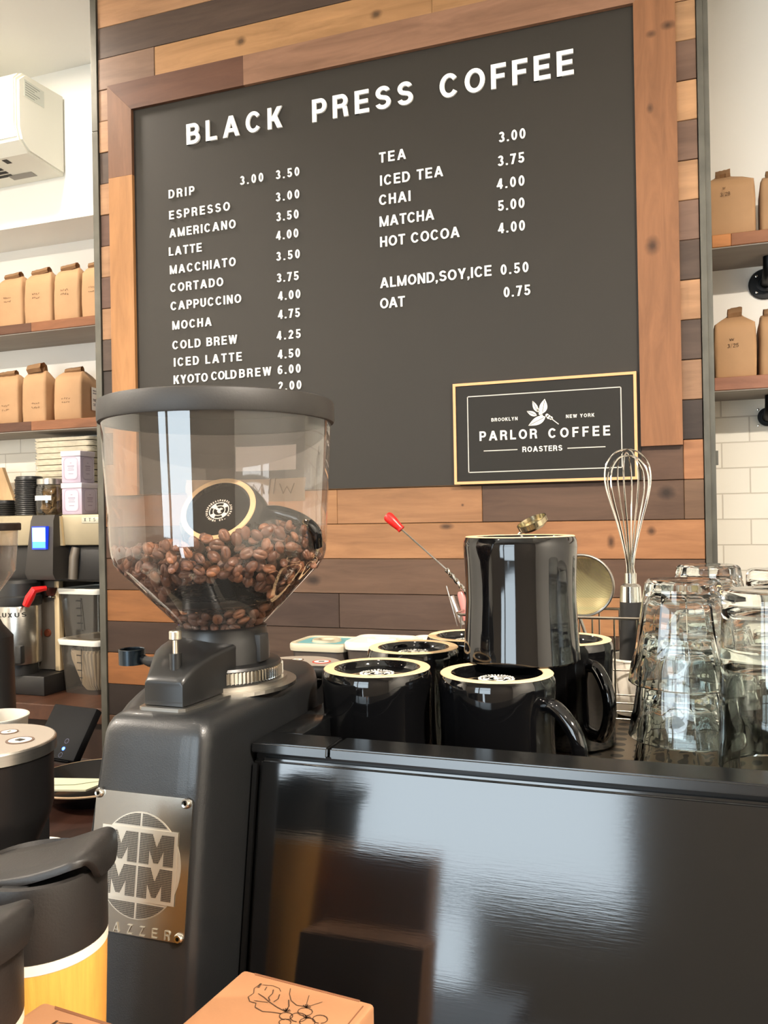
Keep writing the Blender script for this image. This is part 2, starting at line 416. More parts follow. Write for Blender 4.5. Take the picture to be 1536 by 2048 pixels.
# tiles low on the back wall, left and right of the wooden wall
def tile_mat():
    m = bpy.data.materials.new('white_wall_tile'); m.use_nodes = True; n = m.node_tree; L = n.links.new; p = n.nodes['Principled BSDF']
    tc = n.nodes.new('ShaderNodeTexCoord'); mp = n.nodes.new('ShaderNodeMapping'); mp.inputs['Rotation'].default_value = (PI/2, 0, 0)
    mp.inputs['Location'].default_value = (-.13, 0, 0)
    br = n.nodes.new('ShaderNodeTexBrick'); L(tc.outputs['Object'], mp.inputs[0])
    L(mp.outputs[0], br.inputs['Vector'])
    br.inputs['Color1'].default_value = (*lin((242,238,226)), 1); br.inputs['Color2'].default_value = (*lin((238,233,220)), 1)
    br.inputs['Mortar'].default_value = (*lin((205,198,184)), 1)
    br.inputs['Scale'].default_value = 1; br.inputs['Brick Width'].default_value = .1465; br.inputs['Row Height'].default_value = .0724
    br.inputs['Mortar Size'].default_value = .0022; br.inputs['Mortar Smooth'].default_value = .3; br.offset = .5
    L(br.outputs['Color'], p.inputs['Base Color']); p.inputs['Roughness'].default_value = .2
    bp = n.nodes.new('ShaderNodeBump'); bp.invert = True; bp.inputs['Strength'].default_value = .4; bp.inputs['Distance'].default_value = .002
    L(br.outputs['Fac'], bp.inputs['Height']); L(bp.outputs[0], p.inputs['Normal'])
    return m
tm = tile_mat()
ztile = CAMZ+.315
for nm, xa, xb in (('trim_2', .09, XR), ('trim_3', XL, -1.58)):
    o = struct(nm, B(xa, xb, YB-.012, YB, .9, ztile), tm)

# ------------------------------------------------------------------ the wooden wall between the two bays
PX0, PX1, PY = -1.557, .0650, 2.0
def zrow(k): return CAMZ-.4766+.0905*k
LIGHT, TAN, BROWN, RED, DARK, DEEP = (208,152,104), (184,136,98), (138,102,80), (126,88,70), (98,76,62), (70,56,48)
rows = {
 23: [(-9, LIGHT)], 22: [(-9, LIGHT), (-.7, BROWN)], 21: [(-9, LIGHT), (-.9, TAN)],
 20: [(-9, DARK), (-.62, LIGHT)], 19: [(-9, (150,112,86)), (-1.365, (216,156,96)), (-.55, (208,150,92))],
 18: [(-9, TAN), (-1.0, LIGHT)], 17: [(-9, LIGHT), (-.5, (212,158,106))], 16: [(-9, DARK), (-.5, BROWN)], 15: [(-9, LIGHT), (-.5, (228,168,112))],
 14: [(-9, RED), (-.5, BROWN)], 13: [(-9, LIGHT), (-.5, (222,164,112))], 12: [(-9, RED), (-.5, (150,112,90))],
 11: [(-9, LIGHT), (-.5, DARK)], 10: [(-9, DARK), (-.5, LIGHT)], 9: [(-9, DEEP), (-.5, DARK)], 8: [(-9, LIGHT), (-.5, TAN)],
 7: [(-9, BROWN), (-.5, DEEP)], 6: [(-9, LIGHT), (-.5, (112,80,60)), (.022, (196,130,84))],
 5: [(-9, (150,98,60)), (-1.2, (196,136,84)), (-.83, (188,130,82)), (-.445, (112,82,62)), (.022, (134,100,74))],
 4: [(-9, (92,62,44)), (-1.15, (188,126,76)), (-.88, (192,132,82)), (-.34, (200,134,84))],
 3: [(-9, (104,70,48)), (-1.0, (126,92,68)), (-.3, (118,86,66))],
 2: [(-9, (168,104,52)), (-1.12, (84,62,50)), (-.83, (104,78,62)), (-.33, (204,140,88))],
 1: [(-9, (74,52,40)), (-1.05, (96,72,56)), (-.5, (84,62,48)), (-.1, (110,84,66))],
 0: [(-9, (168,102,50)), (-1.1, (98,72,56)), (-.4, (96,70,54))],
 -1: [(-9, (48,36,30))], -2: [(-9, (90,60,40))], -3: [(-9, (60,44,34))], -4: [(-9, (120,80,50))], -5: [(-9, (60,44,34))], -6: [(-9, (60,44,34))],
 -7: [(-9, (60,44,34))], -8: [(-9, (60,44,34))], -9: [(-9, (60,44,34))], -10: [(-9, (60,44,34))], -11: [(-9, (60,44,34))],
}
knots = []
for (px, py, r, st) in ((481, 82, .010, (.8,1,1)), (752, 28, .009, (.7,1,1)), (893, 1053, .010, (.7,1,1.6)), (1303, 1062, .008, (1,1,1)), (1222, 1084, .009, (1.3,1,.7)),
                        (625, 1160, .011, (.6,1,1)), (1333, 985, .012, (.8,1,1)), (925, 1010, .003, (1,1,1)), (590, 95, .006, (.5,1,1))):
    v = at(px, py, PY); knots.append((v.x, v.y, v.z, r, st))
plank_m = wood('reclaimed_planks', (1.2, 8, 9), knots=knots, contrast=.32)
bm = bmesh.new(); tint = bm.loops.layers.float_color.new('tint')
def plank(bm, x0, x1, y0, y1, z0, z1, rgb, bev=.0012):
    g_ = sum(rgb)/3; rgb = tuple(v*.86+g_*.14 for v in rgb)
    rgb = tuple(v*.81 for v in rgb)
    old = set(bm.faces); box(bm, x0, x1, y0, y1, z0, z1, bev=bev, seg=1)
    c = lin(rgb)
    for f in bm.faces:
        if f not in old:
            for l in f.loops: l[tint] = (*c, 1)
box(bm, PX0-.018, PX1+.02, PY+.02, YB, 0, ZC)
for f in bm.faces:
    for l in f.loops: l[tint] = (.03, .02, .015, 1)
for k, segs in rows.items():
    for i, (xs_, rgb) in enumerate(segs):
        xa = max(xs_, PX0); xb = segs[i+1][0] if i+1 < len(segs) else PX1
        z1 = min(zrow(k+1), ZC)
        if z1-zrow(k) < .01: continue
        plank(bm, xa+.0003, xb-.0003, PY+random.uniform(0, .0025), PY+.025, zrow(k)+.0006, z1-.0006, rgb)
struct('wall_center', bm, plank_m, smooth=False)
steel_trim = mat('raw_steel_angle', (84,82,74), .5, .5, var=.22, vscale=26, stretch=(1,1,.5))
steel_dark = mat('raw_steel_angle_edge', (80,78,68), .5, .5, var=.2, vscale=26)
bm = bmesh.new(); box(bm, PX1+.001, PX1+.0145, PY-.004, PY+.03, 0, ZC, bev=.001); box(bm, PX1+.0145, PX1+.0255, PY+.002, PY+.4, 0, ZC)
v = at(1434, 915, PY); box(bm, PX1+.0255, PX1+.031, PY+.01, PY+.03, v.z-.016, v.z+.016)
struct('trim_4', bm, [steel_trim])
bm = bmesh.new(); box(bm, PX0-.0215, PX0-.001, PY-.004, PY+.4, at(190, 265, PY).z+.001, ZC, bev=.001); box(bm, PX0-.0215, PX0-.001, PY-.004, PY+.4, 0, at(190, 265, PY).z-.0005, bev=.001)
struct('trim_5', bm, [steel_trim])

# ------------------------------------------------------------------ menu board
root = thing('menu_board', 'large black menu board in a reclaimed wood frame on the plank wall', 'menu board', (-.75, PY, CAMZ+.07))
BY = 2.0-.001
board_m = mat('black_board', (44,40,34), .55, spec=.3, bump=.05, bscale=700)
bx0, bx1, bz0, bz1 = -1.434, -.0695, CAMZ+.069, CAMZ+1.1615
link('board_panel', B(bx0, bx1, BY-.004, BY+.015, bz0, bz1), board_m, root, world=True, smooth=False)
rk = [(*at(1336, 48, PY-.02), .010, (.8,1,1.2)), (*at(1302, 66, PY-.02), .007, (.8,1,1)), (*at(1305, 490, PY-.02), .010, (.8,1,.6)), (*at(1300, 215, PY-.02), .006, (1,1,.6))]
rail_v = wood('frame_wood_upright', (9, 8, 1.2), knots=[(k[0]+.75, k[1]-PY, k[2]-CAMZ-.07, k[3], k[4]) for k in rk], contrast=.3)
rail_h = wood('frame_wood_level', (1.2, 8, 9), contrast=.3)
def rail(name, poly, rgb, m, y0=PY-.016, y1=PY+.012):
    bm = bmesh.new(); lay = bm.loops.layers.float_color.new('tint')
    prism(bm, poly, (0, y1, CAMZ), (1,0,0), (0,0,1), (0,-1,0), y1-y0)
    for f in bm.faces:
        for l in f.loops: l[lay] = (*lin(tuple(v*.81 for v in rgb)), 1)
    o = link(name, bm, m, root, world=True, smooth=False); return o
tz0, tz1 = 1.1615, 1.2415
lx0, lx1, rx0, rx1 = -1.5135, -1.434, -.0690, .0215
rail('top_rail', [(lx0, tz1), (lx1, tz0), (-1.075, tz0), (-1.075, tz1)], (118,78,58), rail_h)
rail('top_rail', [(-1.0745, tz0), (rx0, tz0), (rx1-.01, tz1+.001), (-1.0745, tz1)], (170,126,98), rail_h)
zsp = at(225, 361, PY).z-CAMZ
rail('left_rail', [(lx0, tz1-.0005), (lx0, zsp), (lx1, zsp), (lx1, tz0-.0005)], (146,102,74), rail_v)
rail('left_rail', [(lx0, zsp-.0005), (lx0, .066), (lx1, .066), (lx1, zsp-.0005)], (208,148,92), rail_v)
rail('right_rail', [(rx0, tz0), (rx0, .145), (rx1, .145), (rx1, tz1+.05), (rx1-.008, tz1+.002)], (166,114,76), rail_v)
letters = mat('white_letters', (250,249,244), .4)
def write(name, s, xl, yb, xr, hpx, Y, mt, rt, bold=.022, t=.003):
    a = at(xl, yb, Y); c = at(xr, yb, Y); top = at(xl, yb-hpx, Y)
    bm = bmesh.new(); text(bm, s, (a.x, Y, a.z), (1,0,0), (0,0,1), (0,-1,0), c.x-a.x, top.z-a.z, t, bold)
    return link(name, bm, mt, rt, world=True, smooth=False)
LY = BY-.004
title = [('BLACK', 375, 291.5, 567.5, 41), ('PRESS', 626, 246.5, 828, 45), ('COFFEE', 880.5, 200, 1149, 48)]
items = [('DRIP', 338.5, 398, 390), ('3.00', 481, 371, 527.5), ('3.50', 552.5, 359.5, 599.5), ('ESPRESSO', 339.5, 440, 461), ('3.00', 552.5, 404, 599.5),
 ('AMERICANO', 340, 476, 472.5), ('3.50', 553.5, 443.5, 598), ('LATTE', 339, 512.5, 404.5), ('4.00', 553, 481, 597.5), ('MACCHIATO', 341, 549, 472.5), ('3.50', 553.5, 522.5, 600.5),
 ('CORTADO', 341.5, 585, 447.5), ('3.75', 554.5, 565.5, 598), ('CAPPUCCINO', 342.5, 621.5, 483.5), ('4.00', 557, 601.5, 601.5), ('MOCHA', 346, 660, 424.5), ('4.75', 557, 638.5, 600.5),
 ('COLD BREW', 346, 699.5, 475.5), ('4.25', 554.5, 680.5, 602), ('ICED LATTE', 349, 733.5, 484.5), ('4.50', 556.5, 718, 601), ('KYOTO', 348.5, 768.5, 416.5), ('COLD', 423.5, 761, 474), ('BREW', 479.5, 756, 543.5), ('6.00', 556.5, 749, 602), ('2.00', 557.5, 781.5, 603.5)]
items2 = [('TEA', 759, 327, 813), ('3.00', 998, 286, 1051.5), ('ICED TEA', 761, 372.5, 887.5), ('3.75', 996, 333.5, 1049), ('CHAI', 759, 411.5, 822), ('4.00', 994, 379.5, 1049.5),
 ('MATCHA', 760, 454.5, 869.5), ('5.00', 996.5, 423, 1049.5), ('HOT COCOA', 761, 495, 920.5), ('4.00', 996.5, 468, 1050.5), ('ALMOND,SOY,ICE', 761, 577, 984), ('0.50', 1002, 550.5, 1057.5), ('OAT', 761, 618, 810.5), ('0.75', 1008, 595.5, 1061)]
for s, xl, yb, xr, h in title: write('title_lettering', s, xl, yb, xr, h, LY, letters, root, .03, .005)
for s, xl, yb, xr in items: write('menu_lettering', s, xl, yb, xr, 17.5 if s[0].isdigit() else 17, LY, letters, root)
for s, xl, yb, xr in items2: write('menu_lettering', s, xl, yb, xr, 20.5, LY, letters, root)

# ------------------------------------------------------------------ roaster sign on the board
root = thing('roaster_sign', 'framed black PARLOR COFFEE sign in the lower right corner of the menu board', 'sign', (-.33, LY, CAMZ+.08))
SY = LY-.014
a, c = at(905.4, 768.3, SY), at(1276.3, 958.5, SY)
sx0, sx1, sz1, sz0 = a.x, c.x, a.z, c.z
copper = mat('sign_frame_copper', (226,166,112), .45)
bm = bmesh.new(); t = .0065
for q in ((sx0, sx1, sz1-t, sz1), (sx0, sx1, sz0, sz0+t), (sx0, sx0+t, sz0+t, sz1-t), (sx1-t, sx1, sz0+t, sz1-t)): box(bm, q[0], q[1], SY-.001, LY-.0003, q[2], q[3])
link('sign_frame', bm, copper, root, world=True, smooth=False)
link('sign_panel', B(sx0+t, sx1-t, SY+.002, LY-.0004, sz0+t, sz1-t), mat('sign_black', (40,38,35), .6, spec=.2), root, world=True, smooth=False)
sgn = mat('sign_white_print', (243,236,222), .5)
TY = SY+.002
bm = bmesh.new(); a = at(934, 793, TY); c = at(1245.5, 935.5, TY); t = .0022
for q in ((a.x, c.x, a.z-t, a.z), (a.x, c.x, c.z, c.z+t), (a.x, a.x+t, c.z, a.z), (c.x-t, c.x, c.z, a.z)): box(bm, q[0], q[1], TY-.0004, TY, q[2], q[3])
for (xa, ya, xb) in ((967.5, 902, 1035), (1134.9, 896.5, 1211)):
    p, q = at(xa, ya, TY), at(xb, ya, TY); box(bm, p.x, q.x, TY-.0004, TY, p.z-.0011, p.z+.0011)
link('border_line', bm, mat('sign_grey_print', (205,198,188), .5), root, world=True, smooth=False)
for s, xl, yb, xr, h, bo in (('PARLOR', 959.3, 882, 1074.7, 19, .035), ('COFFEE', 1096.8, 876.3, 1220.4, 19.5, .035), ('ROASTERS', 1044.9, 904.3, 1124.7, 10.8, .03), ('BROOKLYN', 982.8, 843.2, 1035.3, 6.8, .02), ('NEW YORK', 1132.1, 836.3, 1189, 7, .02)):
    write('sign_lettering', s, xl, yb, xr, h, TY, sgn, root, bo, .0005)
bm = bmesh.new()
def spx(x, y): v = at(880+x/3.657, 730+y/3.657, TY); return v.x, v.z
def leaf(b_, t_, wd):
    bx, bz = spx(*b_); tx, tz = spx(*t_); L_ = math.hypot(tx-bx, tz-bz); ux, uz = (tx-bx)/L_, (tz-bz)/L_
    for side in (1, -1):
        pts = []
        for i in range(9):
            s = i/8; pts.append((bx+ux*L_*s-uz*side*wd*math.sin(PI*s**.8)*.5, bz+uz*L_*s+ux*side*wd*math.sin(PI*s**.8)*.5))
        mid = [(bx+ux*L_*(1-i/8)-uz*side*.0006, bz+uz*L_*(1-i/8)+ux*side*.0006) for i in range(1, 8)]
        prism(bm, (pts+mid) if side < 0 else list(reversed(pts+mid)), (0, TY, 0), (1,0,0), (0,0,1), (0,-1,0), .0004)
leaf((715,345), (676,262), .011); leaf((748,356), (766,247), .019); leaf((708,370), (634,338), .011); leaf((772,378), (646,444), .019); leaf((730,350), (712,310), .006)
for (x, y, r) in ((735,355,.0042), (795,380,.0048), (812,388,.0042), (783,368,.004), (742,370,.0034)):
    cx, cz = spx(x, y); prism(bm, [(cx+r*math.cos(2*PI*i/12), cz+r*math.sin(2*PI*i/12)) for i in range(12)], (0, TY, 0), (1,0,0), (0,0,1), (0,-1,0), .0005)
(ax, az), (ex_, ez) = spx(805, 385), spx(868, 433)
stroke(bm, [(ax, az), (ex_, ez)], .0018, (0, TY, 0), (1,0,0), (0,0,1), (0,-1,0), .0005)
link('coffee_branch_emblem', bm, sgn, root, world=True, smooth=False)

# ------------------------------------------------------------------ ceiling downlights (above the frame)
can_m = mat('lamp_can_white', (235,233,228), .5)
def downlight(x, y, power, label):
    r = thing('ceiling_light', label, 'ceiling light', (x, y, ZC), group='ceiling downlights')
    bm = bmesh.new(); lathe(bm, [(.085,-.001),(.085,-.012),(.07,-.014),(.068,-.002)], 32)
    link('trim_ring', bm, can_m, r)
    bm = bmesh.new(); lathe(bm, [(0,-.004),(.068,-.004)], 32)
    link('diffuser', bm, mat('lamp_glow', (255,240,220), .5, emis=(255,232,205), estr=6), r)
    l = bpy.data.lights.new('lamp_light', 'AREA'); l.shape = 'DISK'; l.size = .13; l.energy = power; l.color = LAMP
    q = bpy.data.objects.new('lamp_light', l); COL.objects.link(q); q.parent = r; q.location = (0,0,-.016)
    return r
for x, y, p, lb in ((-2.7, -.5, 'left', 'round ceiling downlight left of the customer side'), (-1.95, 1.8, 'shelf', 'round ceiling downlight close to the bulkhead over the left shelves'),
                    (-1.0, .15, 'mid', 'round ceiling downlight above the left end of the bar'), (-.15, .15, 'mid', 'round ceiling downlight above the espresso machine'), (1.15, -.4, 'right', 'round ceiling downlight right of the espresso machine'),
                    (-1.5, -.9, 'front', 'round ceiling downlight over the customer side, left'), (.2, -.9, 'front', 'round ceiling downlight over the customer side, right')):
    downlight(x, y, LAMP_POWER[p], lb)

# ------------------------------------------------------------------ wall shelves
shelf_m = wood('walnut_shelf', (1.5, 8, 9), contrast=.35)
under_m = mat('shelf_underside_grey', (150,142,132), .7, var=.1, vscale=6, stretch=(.4,4,4))
flange_m = mat('black_iron_pipe', (28,28,29), .45, .6, bump=.2, bscale=300)
SFY = 2.33
def shelf(label, x0, x1, ztop, thick, cuts, brackets=()):
    r = thing('wall_shelf', label, 'shelf', ((x0+x1)/2, SFY, CAMZ+ztop))
    bm = bmesh.new(); lay = bm.loops.layers.float_color.new('tint')
    xs = [x0]+[c[0] for c in cuts]+[x1]; cols = [c[1] for c in cuts]
    for i in range(len(xs)-1):
        rgb = ([cuts[0][2]]+cols)[i]
        old = set(bm.faces); box(bm, xs[i], xs[i+1], SFY, YB, CAMZ+ztop-thick, CAMZ+ztop, bev=.0015, seg=1)
        for f in bm.faces:
            if f not in old:
                for l in f.loops: l[lay] = (*lin(rgb), 1)
    link('shelf_board', bm, shelf_m, r, world=True, smooth=False)
    link('underside', B(x0, x1, SFY+.004, YB, CAMZ+ztop-thick-.003, CAMZ+ztop-thick), under_m, r, world=True, smooth=False)
    for bx in brackets:
        bm = bmesh.new(); zc = CAMZ+ztop-thick-.055
        mm = Matrix.Translation((bx, YB-.001, zc)) @ Matrix.Rotation(PI/2, 4, 'X')
        lathe(bm, [(0,.012),(.024,.012),(.026,.022),(.019,.024),(.019,.010),(.041,.008),(.043,.004),(.043,0),(0,0)], 32, m=mm)
        tube(bm, [(bx, YB-.01, zc), (bx, YB-.06, zc), (bx, YB-.085, zc+.01), (bx, YB-.095, zc+.03), (bx, YB-.095, CAMZ+ztop-thick-.004)], .0135, 14)
        b_ = link('pipe_bracket', bm, flange_m, r, world=True)
        ROOTM[b_.name] = ROOTM[r.name]
        for k in range(4):
            bm = bmesh.new(); an = PI/4+k*PI/2; lathe(bm, [(0,.0125),(.0035,.0115),(.0045,.008),(0,.008)], 10, m=Matrix.Translation((bx+.032*math.cos(an), YB-.001, zc+.032*math.sin(an))) @ Matrix.Rotation(PI/2, 4, 'X'))
            link('screw', bm, chrome, b_, world=True)
    return r
def cut(px, py): return at(px, py, SFY).x
shelf('upper left walnut shelf holding a row of four kraft coffee bags', XL, PX0-.03, .692, .032, [(cut(62, 655), (132,86,58), (96,66,50))])
shelf('lower left walnut shelf with three kraft bags above the coffee brewer', XL, PX0-.03, .3465, .0325, [(cut(62, 855), (134,88,60), (92,62,48))])
shelf('upper right walnut shelf with a black pipe bracket under it', PX1+.04, XR-.4, .7135, .0325, [(cut(1462, 480), (150,100,70), (196,132,78))], (at(1529, 532, YB).x,))
shelf('lower right walnut shelf above the white wall tiles', PX1+.04, XR-.4, .341, .034, [(cut(1700, 760), (150,100,78), (156,108,86))], (at(1533, 806, YB).x,))

# ------------------------------------------------------------------ kraft coffee bags
def bag_mesh(w, d, h, topw=.8, xo=0.0, seed=1):
    """a filled gusset bag: straight sides, shoulders drawn in to a ridge"""
    rnd = random.Random(seed); bm = bmesh.new(); secs = []
    def sec(z, ww, dd, r, dy=0, dx=0, j=.0012):
        return [Vector((x+dx+rnd.uniform(-j, j), y+dy+rnd.uniform(-j, j), z+rnd.uniform(-j, j)*(.3 if z else 0))) for (x, y) in rrect(ww, dd, r, 3)]
    for z, kw, kd, r in ((0,.97,.94,.006),(.006,1,.99,.008),(h*.25,1.01,1.04,.010),(h*.5,1.0,1.05,.010),(h*.72,.985,1.0,.010),(h*.84,.96,.90,.008)):
        secs.append(sec(z, w*kw, d*kd, r))
    secs.append(sec(h*.92, w*(.90+topw)/2, d*.62, .006, .004, xo*.5, .002)); secs.append(sec(h*.985, w*topw, d*.26, .004, .006, xo)); secs.append(sec(h, w*topw*.95, d*.16, .003, .006, xo))
    loft(bm, secs)
    return bm
def fold_mesh(w, h, fold, topw, xo, tilt, seed=1):
    """the top strip of the bag, rolled forward on itself"""
    rnd = random.Random(seed+5); bm = bmesh.new()
    prof = [(.010, -.012), (.010, .004), (.006, .014), (-.004, .020), (-.015, .016), (-.019, .006), (-.013, -.002), (-.004, .001), (-.002, .009), (-.009, .011)]
    ring = []
    for i in range(8):
        u = i/7-.5; x = w*topw*.94*u+xo; tw = rnd.uniform(-.0016, .0016)
        ring.append([bm.verts.new((x+rnd.uniform(-.001,.001), p[0]*fold/.035+tw+.004, h+p[1]*fold/.035+tw+u*tilt)) for p in prof])
    for a_, b_ in zip(ring[:-1], ring[1:]):
        for j in range(len(prof)-1): bm.faces.new((a_[j], a_[j+1], b_[j+1], b_[j]))
    bmesh.ops.solidify(bm, geom=bm.faces[:], thickness=.0018)
    return bm
def scribble(bm, x, z, y, s, seed):
    rnd = random.Random(seed)
    for ln in range(2):
        for k in range(4):
            u0 = x+(k-1.7)*.0085*s; v0 = z-ln*.014*s
            pts = [(u0+.003*s*math.sin(j*1.7+rnd.random()*2)+j*.0009*s, v0+rnd.uniform(-.0038,.0038)*s) for j in range(5)]
            stroke(bm, pts, .0010*s, (0, y, 0), (1,0,0), (0,0,1), (0,-1,0), .0006)
def bag(label, group, x, y, z, w, d, h, rz=0, fold=.035, seed=1, note=None, words=None, topw=.72, xo=-.008, tilt=.006):
    r = thing('coffee_bag', label, 'coffee bag', (x, y, z), (0, 0, rz), group)
    link('bag_body', bag_mesh(w, d, h, topw, xo, seed), kraft, r, ang=50)
    link('rolled_top', fold_mesh(w, h-.004, fold, topw*.86, xo, tilt, seed), kraft, r, ang=50)
    if note or words:
        bm = bmesh.new()
        if words:
            for i, (s, hh, ww) in enumerate(words):
                text(bm, s, (note[0]-ww/2+i*.002, -d*.52-.0012, note[1]-i*.018), (1,0,.05), (0,0,1), (0,-1,0), ww, hh, .0004, .005)
        else: scribble(bm, note[0], note[1], -d*.52-.0012, 1.0, seed)
        link('handwriting', bm, ink, r, smooth=False)
    return r
def bag_at(px_l, px_r, py_base, py_top, Y, ztop): # front face centre from its left and right edges
    a, c, t = at(px_l, py_base, Y), at(px_r, py_base, Y), at((px_l+px_r)/2, py_top, Y)
    return (a.x+c.x)/2, c.x-a.x, t.z-(CAMZ+ztop)
GL = 'kraft coffee bags on the upper left shelf'
for lb, l, rr, bt, tp, sd, dd in (('kraft coffee bag at the left end of the upper left shelf', -8, 44, 648, 549, 1, .072), ('second kraft coffee bag from the left on the upper left shelf', 48, 102, 641, 540, 2, .068),
                              ('third kraft coffee bag from the left on the upper left shelf', 107, 157, 634, 531, 3, .070), ('kraft coffee bag cut off by the steel edge on the upper left shelf', 162, 212, 628, 525, 4, .070)):
    x, wd, h = bag_at(l, rr, bt, tp, SFY+.012, .692); bag(lb, GL, x, SFY+.012+dd*.52, CAMZ+.692, wd, dd, h, .02*(sd-2), .034, sd, (-.005, h*.55))
GL2 = 'kraft coffee bags on the lower left shelf'
for lb, l, rr, bt, tp, sd, dd, rz, fo in (('kraft coffee bag at the left end of the lower left shelf', -24, 30, 846, 746, 5, .075, .05, .032), ('kraft coffee bag with a tall rolled top in the middle of the lower left shelf', 40, 84, 841, 738, 6, .075, .08, .055)):
    x, wd, h = bag_at(l, rr, bt, tp, SFY+.012, .3465); bag(lb, GL2, x, SFY+.02+dd*.52, CAMZ+.3465, wd, dd, h, rz, fo, sd, (.01, h*.35))
x, wd, h = bag_at(96, 146, 838, 737, SFY+.012, .3465)
g = bag('wide kraft coffee bag with a white label on the lower left shelf', GL2, x+.012, SFY+.085, CAMZ+.3465, wd, .125, h, .16, .034, 7, (-.005, h*.42))
bm = bmesh.new(); wy = wd*.52+.0012
box(bm, wy-.0006, wy, .0, .05, h*.22, h*.68)
lab = link('label_sticker', bm, paper, g, smooth=False)
bm = bmesh.new()
for s, zz, hh, ww in (('PARLOR', .40, .010, .034), ('COFFEE', .31, .010, .034), ('BROOKLYN NY', .60, .005, .032), ('ROASTERS', .55, .005, .026)):
    text(bm, s, (wy, .008, h*zz), (0,1,0), (0,0,1), (1,0,0), ww, hh, .0003, .02)
link('label_print', bm, mat('grey_print', (95,95,105), .7), lab, smooth=False)
GR = 'kraft coffee bags on the upper right shelf'; GR2 = 'kraft coffee bags on the lower right shelf'
x, wd, h = bag_at(1408, 1513, 466, 338, SFY+.012, .7135)
bag('wide kraft coffee bag beside the steel edge on the upper right shelf', GR, x, SFY+.065, CAMZ+.7135, wd, .10, h, 0, .04, 11, (-.012, h*.70), [('W', .006, .008), ('3/28', .010, .024)], .36, -.012, .003)
x, wd, h = bag_at(1523, 1625, 460, 335, SFY+.012, .7135)
bag('kraft coffee bag cut off by the right picture edge on the upper right shelf', GR, x, SFY+.062, CAMZ+.7135, wd, .10, h, -.03, .04, 12)
x, wd, h = bag_at(1430, 1515, 750, 624, SFY+.012, .341)
bag('kraft coffee bag marked 3/25 beside the steel edge on the lower right shelf', GR2, x, SFY+.060, CAMZ+.341, wd, .092, h, 0, .045, 13, (-.008, h*.56), [('W', .006, .012), ('3/25', .010, .027)], .42, .002, .004)
x, wd, h = bag_at(1521, 1610, 746, 620, SFY+.012, .341)
bag('kraft coffee bag cut off by the right picture edge on the lower right shelf', GR2, x, SFY+.060, CAMZ+.341, wd, .092, h, .03, .04, 14)

# ------------------------------------------------------------------ air conditioner on the bulkhead
acm = mat('air_conditioner_white', (240,238,224), .45); acd = mat('vent_dark', (40,36,32), .7)
AY0, AY1 = 2.13, 2.349
p_ = at(131, 352, AY1); acr = p_.x; acb = p_.z
act = at(126, 200, AY1).z; acf = at(52, 300, AY0)
r = thing('air_conditioner', 'white wall air conditioner high up at the left edge', 'air conditioner', (acr-.4, AY1, acb))
prof = [(AY1, acb), (AY0+.05, acb+.012), (AY0+.012, acb+.04), (AY0, acb+.08), (AY0, act-.03), (AY0+.03, act+.0), (AY1, act+.012)]
bm = bmesh.new(); loft(bm, [[Vector((x, y, z)) for y, z in prof] for x in (acr-.82, acr)])
es = [e for e in bm.edges if abs(e.verts[0].co.x-acr) < 1e-6 and abs(e.verts[1].co.x-acr) < 1e-6]
bmesh.ops.bevel(bm, geom=es, offset=.008, segments=2, affect='EDGES')
link('casing', bm, acm, r, world=True, ang=30)
bm = bmesh.new(); loft(bm, [[Vector((x, y-.007, z)) for y, z in ((AY0+.012, acb+.05), (AY0+.001, acb+.085), (AY0+.001, act-.03), (AY0+.02, act-.008))]+[Vector((x, y+.004, z)) for y, z in ((AY0+.02, act-.008), (AY0+.001, act-.03), (AY0+.001, acb+.085), (AY0+.012, acb+.05))] for x in (acr-.82, acr-.012)])
link('front_panel', bm, acm, r, world=True)
bm = bmesh.new()
zb = lambda y: acb+(AY1-y)/(AY1-AY0-.05)*.012-.0006
def under(x0, x1, y0, y1, dz=.0008): 
    v = [bm.verts.new((x, y, zb(y)-k)) for k in (0, dz) for x, y in ((x0,y0),(x1,y0),(x1,y1),(x0,y1))]
    for q in ((3,2,1,0),(4,5,6,7),(0,1,5,4),(1,2,6,5),(2,3,7,6),(3,0,4,7)): bm.faces.new([v[i] for i in q])
for k in range(5): under(acr-.40, acr-.17, AY0+.058+k*.022, AY0+.072+k*.022)
under(acr-.125, acr-.105, AY0+.06, AY0+.085)
link('air_vent', bm, acd, r, world=True, smooth=False)
bm = bmesh.new(); under(acr-.19, acr-.09, AY0+.155, AY0+.185, .001)
link('grey_sticker', bm, mat('sticker_grey', (150,146,138), .6), r, world=True, smooth=False)
bm = bmesh.new(); s0, s1 = AY0+.03, AY0+.12
box(bm, acr, acr+.0006, s0, s1, act-.075, act-.02)
st = link('rating_sticker', bm, mat('sticker_pale', (214,216,204), .6), r, world=True, smooth=False)
bm = bmesh.new()
for i in range(6):
    box(bm, acr+.0006, acr+.0009, s0+.005, s1-.02-(i%3)*.012, act-.030-i*.008, act-.027-i*.008)
ROOTM[st.name] = ROOTM[r.name]; link('sticker_print', bm, mat('sticker_print_grey', (150,155,145), .6), st, world=True, smooth=False)

# ------------------------------------------------------------------ back counter in the left bay
walnut_top = wood('walnut_worktop', (6, 1.2, 8), tint=False, rgb=(78,50,36), rough=.4, contrast=.45)
dark_wood = wood('dark_wood_front', (3, 8, 1.0), tint=False, rgb=(52,36,28), contrast=.4)
CZ = CAMZ-.58
r = thing('back_counter', 'dark walnut worktop under the coffee brewer in the left bay', 'counter', (-2.4, 2.11, 0))
link('worktop', B(XL+.001, PX0-.024, 2.105, YB-.013, CZ-.05, CZ, bev=.003), walnut_top, r, world=True, smooth=False)
link('cabinet_front', B(XL+.001, PX0-.024, 2.135, YB-.013, 0, CZ-.05), dark_wood, r, world=True, smooth=False)

